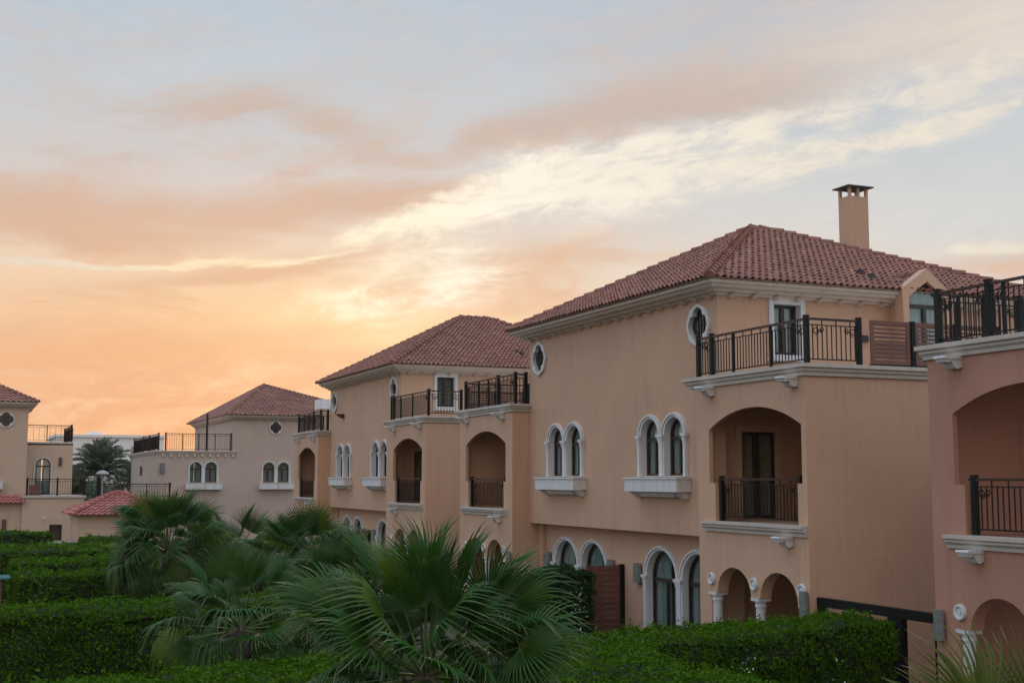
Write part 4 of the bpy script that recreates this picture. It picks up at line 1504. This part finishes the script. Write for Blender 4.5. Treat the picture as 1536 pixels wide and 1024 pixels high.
def hedge(label, x0, x1, y0, y1, h0, h1, leaf, dens, seed, material=None, flowers=0, group='clipped hedges'):
    """clipped hedge: leafy skin round a twig core; height runs from h0 at x0 to h1 at x1"""
    material = material or M['hedge']
    rng = np.random.default_rng(seed)
    cx, cy = (x0 + x1) / 2, (y0 + y1) / 2
    t = thing('hedge', (cx, cy, 0), label, 'hedge', group)
    ax, ay = x1 - x0, y1 - y0
    hm = (h0 + h1) / 2
    H = lambda x: h0 + (h1 - h0) * (x - x0) / ax
    Ps, Ns = [], []

    def face(n, f):
        a, b = rng.uniform(0, 1, n), rng.uniform(0, 1, n)
        p, nn = f(a, b)
        Ps.append(p)
        Ns.append(np.tile(nn, (n, 1)))
    face(int(ax * ay * dens), lambda a, b: (np.stack([x0 + a * ax, y0 + b * ay, H(x0 + a * ax)], 1), (0, 0, 1.0)))
    face(int(ax * hm * dens), lambda a, b: (np.stack([x0 + a * ax, np.full_like(a, y0), b * H(x0 + a * ax)], 1), (0, -1.0, 0)))
    face(int(ax * hm * dens * 0.2), lambda a, b: (np.stack([x0 + a * ax, np.full_like(a, y1), b * H(x0 + a * ax)], 1), (0, 1.0, 0)))
    face(int(ay * h0 * dens), lambda a, b: (np.stack([np.full_like(a, x0), y0 + a * ay, b * h0], 1), (-1.0, 0, 0)))
    face(int(ay * h1 * dens), lambda a, b: (np.stack([np.full_like(a, x1), y0 + a * ay, b * h1], 1), (1.0, 0, 0)))
    P = np.concatenate(Ps)
    N = np.concatenate(Ns)
    # uneven clipping, hollows and rounded edges
    def relief(P, N):
        f1 = fbm(P, 0.9, seed * 1.7)
        f2 = fbm(P, 3.2, seed * 2.3 + 9)
        d = f1 * 0.13 + f2 * 0.10
        ex = np.minimum(np.minimum(P[:, 0] - x0, x1 - P[:, 0]), np.minimum(P[:, 1] - y0, y1 - P[:, 1]))
        top = N[:, 2] > 0.5
        dz = H(P[:, 0]) - P[:, 2]
        edge = np.where(top, 0.15 * np.exp(-np.maximum(ex, 0) / 0.12), 0.12 * np.exp(-np.maximum(dz, 0) / 0.12))
        return d - edge
    dpt = relief(P, N) - rng.exponential(1.0, len(P)) * np.where(N[:, 2] > 0.5, 0.025, 0.055) + rng.exponential(0.03, len(P)) * (rng.uniform(0, 1, len(P)) < 0.3)
    P = P + N * dpt[:, None]
    top = N[:, 2] > 0.5
    shoots = rng.uniform(0, 1, len(P)) < 0.010
    P[shoots & top, 2] += rng.uniform(0.03, 0.16, (shoots & top).sum())
    V, F = leaf_cloud(P, N, leaf, rng)
    np_mesh('foliage', V, F, material, t, (cx, cy, 0))
    # dense inner twigs just under the leaves, coloured near black as inner shade
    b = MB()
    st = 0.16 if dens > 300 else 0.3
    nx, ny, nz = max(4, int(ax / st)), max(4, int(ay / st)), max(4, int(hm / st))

    def quadgrid(f, nn, n, m):
        i0 = len(b.v)
        Q = np.array([f(i / n, j / m) for i in range(n + 1) for j in range(m + 1)])
        NN = np.tile(np.array(nn, dtype=float), (len(Q), 1))
        Q = Q + NN * (relief(Q, NN) - (0.06 if nn[2] else 0.11))[:, None]
        b.v += [tuple(q) for q in Q]
        for i in range(n):
            for j in range(m):
                b.f.append((i0 + i * (m + 1) + j, i0 + (i + 1) * (m + 1) + j, i0 + (i + 1) * (m + 1) + j + 1, i0 + i * (m + 1) + j + 1))
    k = 0.06
    X0, X1_, Y0, Y1 = x0 + k, x1 - k, y0 + k, y1 - k
    lx = lambda a: X0 + (X1_ - X0) * a
    ly = lambda c: Y0 + (Y1 - Y0) * c
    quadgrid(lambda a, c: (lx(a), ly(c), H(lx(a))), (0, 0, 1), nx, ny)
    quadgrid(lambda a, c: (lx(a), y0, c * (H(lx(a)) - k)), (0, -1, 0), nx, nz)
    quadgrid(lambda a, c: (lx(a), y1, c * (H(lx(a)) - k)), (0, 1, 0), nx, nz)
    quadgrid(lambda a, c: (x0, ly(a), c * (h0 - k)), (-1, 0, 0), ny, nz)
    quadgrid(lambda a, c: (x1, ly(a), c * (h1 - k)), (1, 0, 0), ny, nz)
    b.build('branches', M['shade_twig'], t, True)
    return t


hedge('long near hedge at the bottom edge of the view, left of the biggest palm', -1.2, 6.0, 13.4, 18.0, 1.60, 1.95, 0.058, 1500, 3)
hedge('tall dark faced hedge at the left edge behind the bottom hedge', -4.0, 6.4, 26.6, 28.7, 1.74, 1.76, 0.068, 1000, 5)
hedge('squared hedge with a dark shaded face, third from the bottom at left', 1.1, 7.0, 35.6, 37.6, 1.82, 1.82, 0.10, 420, 7)
hedge('low pale topped hedge just beyond the squared hedge at left', 1.2, 7.0, 41.5, 44.2, 1.80, 1.84, 0.11, 320, 9)
hedge('long hedge running in front of the gatehouse wall', -3.0, 9.0, 48.0, 53.0, 1.80, 1.78, 0.12, 240, 11)
hedge('far hedge along the foot of the sand coloured villa', -4.0, 3.55, 62.5, 64.5, 1.80, 1.86, 0.13, 200, 13)
hedge('short clipped hedge beside the left corner of the gatehouse', 4.55, 4.5 + 2.1, 59.6, 61.4, 1.66, 1.72, 0.13, 220, 15)
hedge('hedge ending at the black gate frame below the large villa', 9.6, 14.62, 17.7, 19.5, 1.78, 1.92, 0.06, 1300, 17)
hedge('hedge running towards the viewer right of the biggest palm', 7.2, 9.75, 9.0, 19.4, 1.66, 1.74, 0.056, 1500, 19)
hedge('dark hedge with white blooms beside the brown board fence', 12.3, 14.62, 29.1, 30.1, 1.98, 2.0, 0.085, 700, 21, M['darkhedge'])
hedge('dark hedge behind the biggest palm in front of the far bay', 9.5, 13.5, 42.0, 43.6, 1.7, 1.7, 0.11, 350, 23, M['darkhedge'])


def flower_bush(loc, label, seed, n=26, r=0.4):
    rng = np.random.default_rng(seed)
    t = thing('flowering_shrub', loc, label, 'shrub', 'white flowering shrubs')
    P = rng.normal(0, 1, (n * 14, 3)) * np.array([r * 0.5, r * 0.35, r * 0.9]) + np.array(loc) + np.array([0, 0, r * 1.6])
    V, F = leaf_cloud(P, np.tile((0, -1.0, 0.5), (len(P), 1)), 0.075, rng)
    np_mesh('foliage', V, F, M['darkhedge'], t, loc)
    P = rng.normal(0, 1, (n, 3)) * np.array([r * 0.28, r * 0.2, r * 0.9]) + np.array(loc) + np.array([0, -0.25, r * 1.6])
    V, F = leaf_cloud(P, np.tile((-0.3, -1.0, 0.5), (len(P), 1)), 0.055, rng, 0.5)
    np_mesh('blossom', V, F, M['flower'], t, loc)


flower_bush((13.9, 28.9, 0.5), 'white blossoms against the dark hedge by the board fence', 31)
flower_bush((11.4, 17.65, 0.35), 'white blossoms hanging on the hedge before the porch arches', 33, 34, 0.42)
flower_bush((13.05, 17.6, 0.3), 'small white blossoms on the hedge close to the black gate', 35, 12, 0.35)


def fan_frond(name, seed, material, L=1.0, pet=0.75, nseg=44, spread=2.25, droop=0.25, tip=0.25, cup=0.12, cut=0.57, slim=1.04):
    """palmate frond: petiole along +x, pleated blade with free drooping tips"""
    rnd = random.Random(seed)
    V, F, UV = [], [], []
    # petiole
    npet = 7
    for i in range(npet):
        f = i / (npet - 1)
        x = pet * f
        z = -droop * 0.25 * f * f
        w = 0.022 * (1 - 0.5 * f)
        for (dy, dz) in ((w, 0), (0, w * 0.6), (-w, 0), (0, -w * 0.7)):
            V.append((x, dy, z + dz))
            UV.append((0.02, 0.5))
    for i in range(npet - 1):
        for k in range(4):
            F.append((i * 4 + k, i * 4 + (k + 1) % 4, (i + 1) * 4 + (k + 1) % 4, (i + 1) * 4 + k))
    hx, hz = pet, -droop * 0.25
    dth = 2 * spread / nseg
    rs = (0.02, 0.22, 0.42, 0.58, 0.72, 0.86, 1.0)
    for s in range(nseg):
        th = -spread + (s + 0.5) * dth
        ls = L * (0.66 + 0.34 * math.cos(th * 0.62)) * rnd.uniform(0.93, 1.05)
        split = cut * rnd.uniform(0.91, 1.09)
        td = tip * rnd.uniform(0.5, 1.6)
        tw = rnd.uniform(-0.05, 0.05)
        v = rnd.random()
        base = len(V)
        for r in rs:
            rr = r * ls
            if r <= split:
                wd = rr * math.tan(dth / 2) * slim
            else:
                wd = split * ls * math.tan(dth / 2) * slim * max(0.05, (1 - (r - split) / (1 - split)) ** 0.85)
            thr = th + tw * max(0, r - split)
            c, sn = math.cos(thr), math.sin(thr)
            zz = hz - droop * (rr * max(c, -0.2)) ** 2 * 0.9 + cup * abs(sn) * rr - td * max(0.0, r - 0.5) ** 2 * 3.2 * ls
            shrinkr = rr * (1 - 0.35 * td * max(0.0, r - 0.6))
            fold = wd * 0.85
            px, py = hx + shrinkr * c, shrinkr * sn
            V.append((px - sn * wd, py + c * wd, zz - fold))
            V.append((px, py, zz + fold))
            V.append((px + sn * wd, py - c * wd, zz - fold))
            UV += [(r, v)] * 3
        for i in range(len(rs) - 1):
            a = base + i * 3
            F.append((a, a + 1, a + 4, a + 3))
            F.append((a + 1, a + 2, a + 5, a + 4))
    return V, F, UV


def make_mesh_only(name, V, F, UV, material):
    o = np_mesh(name, V, F, material, None, (0, 0, 0), UV, 'frond', False)
    me = o.data
    bpy.data.objects.remove(o)
    return me


FR_UP = [make_mesh_only('fan_frond', *fan_frond('f', 100 + i, M['frond'], 0.84, 0.90, 38, 1.45, 0.03, 0.06 + 0.06 * i, 0.20, 0.44, 0.97), M['frond']) for i in range(3)]
FR_MID = [make_mesh_only('fan_frond', *fan_frond('f', 200 + i, M['frond'], 0.78, 1.02, 40, 2.15, 0.16, 0.22 + 0.13 * i, 0.14, 0.44, 0.97), M['frond']) for i in range(4)]
FR_OLD = [make_mesh_only('fan_frond', *fan_frond('f', 300 + i, M['frond'], 0.76, 1.02, 38, 2.3, 0.36, 0.60 + 0.2 * i, 0.06, 0.45, 0.97), M['frond']) for i in range(4)]
FR_DRY = [make_mesh_only('fan_frond', *fan_frond('f', 400 + i, M['dryfrond'], 1.0, 0.8, 34, 1.5, 0.08, 0.10 + 0.1 * i, 0.15, 0.40, 0.95), M['dryfrond']) for i in range(2)]


def fan_palm(label, x, y, zc, scale, n, seed, group='fan palms in the gardens', fixed=(), hi=82, lo=-38, dry=0.0, az0=None):
    """short trunked fan palm whose crown heart sits at zc"""
    rnd = random.Random(seed)
    t = thing('fan_palm', (x, y, 0), label, 'palm', group)
    b = MB()
    prof = []
    k = 14
    for i in range(k + 1):
        f = i / k
        prof.append(((0.24 - 0.08 * f) * (1 + 0.10 * (i % 2)) * scale, zc * f))
    prof.append((0.04, zc + 0.12 * scale))
    b.lathe(x, y, prof, 11)
    for i in range(26):      # cut leaf bases
        a = i * 2.4
        z = zc * (0.35 + 0.62 * i / 26)
        r = 0.2 * scale
        b.tube([(x + r * math.cos(a), y + r * math.sin(a), z), (x + (r + 0.1 * scale) * math.cos(a), y + (r + 0.1 * scale) * math.sin(a), z + 0.16 * scale)], [0.035 * scale, 0.02 * scale], 5)
    b.build('trunk', M['trunk'], t)
    spec = list(fixed)
    for i in range(n):
        f = (i + 0.5) / n
        spec.append((i * 2.39996 + rnd.uniform(-0.3, 0.3) + (az0 or 0), hi + (lo - hi) * f ** 0.68 + rnd.uniform(-11, 11), rnd.uniform(0.78, 1.12), None))
    for az, elv, sc_, ms in spec:
        if ms is None:
            ms = FR_UP if elv > 48 else FR_MID if elv > 2 else FR_OLD
            if rnd.random() < dry:
                ms = FR_DRY
        me = ms[rnd.randrange(len(ms))]
        o = bpy.data.objects.new('frond', me)
        COL.objects.link(o)
        o.parent = t
        e = math.radians(elv)
        d = Vector((math.cos(az) * math.cos(e), math.sin(az) * math.cos(e), math.sin(e)))
        o.location = Vector((0, 0, zc)) + d * 0.10 * scale
        R = Matrix.Rotation(az, 4, 'Z') @ Matrix.Rotation(-e, 4, 'Y') @ Matrix.Rotation(rnd.uniform(-1.0, 1.0), 4, 'X')
        o.rotation_euler = R.to_euler()
        o.scale = (scale * sc_,) * 3
    return t


fan_palm('biggest fan palm in the foreground, crown spread across the centre bottom', 4.50, 13.0, 2.24, 0.94, 64, 1, lo=-42, hi=80,
         fixed=[(math.radians(a), e, k, None) for a, e, k in ((66, 72, 1.08), (22, 60, 1.1), (152, 62, 1.14), (-20, 40, 1.12), (-45, 20, 1.1), (168, 36, 1.1), (-80, 55, 0.9))])
fan_palm('fan palm with bluish fronds left of the biggest palm, above the bottom hedge', 4.12, 21.08, 1.88, 0.86, 32, 2, lo=-26)
fan_palm('bushy yellow green fan palm in front of the gatehouse roof', 4.85, 34.85, 2.40, 1.0, 72, 3, lo=-38, hi=86)
fan_palm('dark fan palm standing before the rose villa and the far bay', 7.4, 30.6, 2.10, 0.98, 56, 4, lo=-24, hi=86)
fan_palm('fan palm half hidden between the biggest palm and the dark one', 7.35, 26.2, 1.75, 0.92, 42, 6)
fan_palm('farther fan palm showing between the bushy yellow green one and the dark one', 6.6, 35.6, 2.0, 1.0, 38, 7)
fan_palm('fan palm with yellowed frond tips in the bottom right corner', 6.42, 6.50, 2.04, 0.72, 15, 5, dry=0.75, lo=18, hi=76)


# date palm beyond the lamp post
def date_frond():
    rnd = random.Random(9)
    V, F, UV = [], [], []
    n = 16
    pts = []
    for i in range(n + 1):
        f = i / n
        pts.append(Vector((2.6 * f, 0, 0.55 * math.sin(f * PI * 0.75) - 0.55 * f * f)))
    for i, p in enumerate(pts):
        w = 0.035 * (1 - 0.8 * i / n)
        V += [(p.x, w, p.z), (p.x, 0, p.z + w), (p.x, -w, p.z)]
        UV += [(0.05, 0.5)] * 3
    for i in range(n):
        for k in (0, 1):
            F.append((i * 3 + k, i * 3 + k + 1, (i + 1) * 3 + k + 1, (i + 1) * 3 + k))
    for i in range(2, n * 3):
        f = i / (n * 3)
        p = pts[int(f * n)].lerp(pts[min(n, int(f * n) + 1)], f * n - int(f * n))
        l = 0.55 * math.sin(PI * (0.18 + 0.75 * f)) + 0.1
        for sg in (-1, 1):
            d = Vector((0.65, sg * 0.8, 0.35 + rnd.uniform(-0.25, 0.15))).normalized()
            q = p + d * l + Vector((0, 0, -0.12 * l))
            m_ = p + d * l * 0.5
            s = Vector((0.055, 0, 0))
            b0 = len(V)
            V += [tuple(p - s), tuple(m_ - s), tuple(q), tuple(m_ + s)]
            v = rnd.random()
            UV += [(0.2, v), (0.5, v), (0.85, v), (0.5, v)]
            F.append((b0, b0 + 1, b0 + 2, b0 + 3))
    return V, F, UV


DATE = make_mesh_only('date_frond', *date_frond(), M['date'])


def date_palm(label, x, y, zc, scale, n, seed):
    rnd = random.Random(seed)
    t = thing('date_palm', (x, y, 0), label, 'palm', 'date palms beyond the villas')
    b = MB()
    b.lathe(x, y, [((0.28 - 0.06 * i / 16) * (1 + 0.09 * (i % 2)), zc * i / 16) for i in range(17)] + [(0.05, zc + 0.2)], 10)
    b.build('trunk', M['trunk'], t)
    for i in range(n):
        f = (i + 0.5) / n
        az = i * 2.39996
        elv = math.radians(82 - 105 * f + rnd.uniform(-6, 6))
        o = bpy.data.objects.new('frond', DATE)
        COL.objects.link(o)
        o.parent = t
        o.location = (0, 0, zc)
        o.rotation_euler = (Matrix.Rotation(az, 4, 'Z') @ Matrix.Rotation(-elv, 4, 'Y')).to_euler()
        k = scale * rnd.uniform(0.85, 1.1)
        o.scale = (k, k, k)


date_palm('tall date palm behind the lamp post, right of the sand coloured villa', 9.35, 106, 4.6, 1.12, 60, 1)
date_palm('lower date palm close to the wall of the rose villa', 13.0, 112, 3.6, 1.1, 44, 2)
date_palm('date palm crown showing just right of the stacked terraces', 7.7, 112, 3.0, 1.0, 40, 3)


def broad_tree(label, x, y, h, r, seed):
    rng = np.random.default_rng(seed)
    t = thing('tree', (x, y, 0), label, 'tree', 'trees beyond the villas')
    b = MB()
    b.tube([(x, y, 0), (x + 0.1, y, h * 0.4), (x - 0.1, y, h * 0.7)], [0.22, 0.16, 0.08], 8)
    for k in range(5):
        a = k * 1.3
        b.tube([(x, y, h * 0.4), (x + r * 0.5 * math.cos(a), y + r * 0.5 * math.sin(a), h * 0.75)], [0.09, 0.03], 6)
    b.build('trunk', M['trunk'], t)
    Pn = []
    for k in range(34):
        c = rng.normal(0, 1, 3) * np.array([r * 0.42, r * 0.42, h * 0.17]) + np.array([x, y, h * 0.66])
        Pn.append(c + rng.normal(0, 1, (90, 3)) * r * 0.13)
    P = np.concatenate(Pn)
    V, F = leaf_cloud(P, np.tile((0, 0, 1.0), (len(P), 1)), 0.24, rng)
    np_mesh('crown', V, F, M['tree'], t, (x, y, 0))


broad_tree('loose grey green tree between the date palm and the rose villa', 14.4, 125, 5.2, 2.6, 1)
broad_tree('grey green tree under the date palm crown', 11.2, 128, 4.6, 2.8, 2)
broad_tree('small tree behind the lamp post at the far end', 8.4, 132, 4.3, 2.4, 3)

# dark covered grill between the far hedges, slatted table by the left edge
t = thing('covered_grill', (3.8, 62.4, 0), 'dark covered grill with a pale shelf between the far hedges', 'grill')
MB().taper(3.35, 4.5, 62.0, 62.7, 0, 3.45, 4.4, 62.05, 62.65, 1.35).build('cover', M['darkcloth'], t)
MB().box(3.3, 4.56, 61.95, 62.75, 1.351, 1.42).build('shelf', M['greypaint'], t)
t = thing('slatted_table', (0.4, 36.8, 0), 'pale teal slatted table top on brown legs at the left edge', 'table')
b = MB()
for i in range(3):
    b.box(-0.8, 1.04, 36.2 + i * 0.42, 36.5 + i * 0.42, 1.70, 1.74)
b.build('tabletop', M['teal'], t)
for x in (-0.7, 0.62):
    MB().box(x, x + 0.22, 36.3, 36.5, 0, 1.699).build('leg', M['wood'], t)

# ------------------------------------------------------------------ evening haze
hz = bpy.data.materials.new('evening_haze')
hz.use_nodes = True
ht = hz.node_tree
ht.nodes.clear()
pv = ht.nodes.new('ShaderNodeVolumePrincipled')
pv.inputs['Color'].default_value = (0.93, 0.90, 0.88, 1)
pv.inputs['Density'].default_value = 0.00015
pv.inputs['Anisotropy'].default_value = 0.5
ho = ht.nodes.new('ShaderNodeOutputMaterial')
ht.links.new(pv.outputs[0], ho.inputs['Volume'])
h = MB().box(-160, 160, -30, 260, -1, 16).build('haze', hz, None)
h['kind'] = 'stuff'
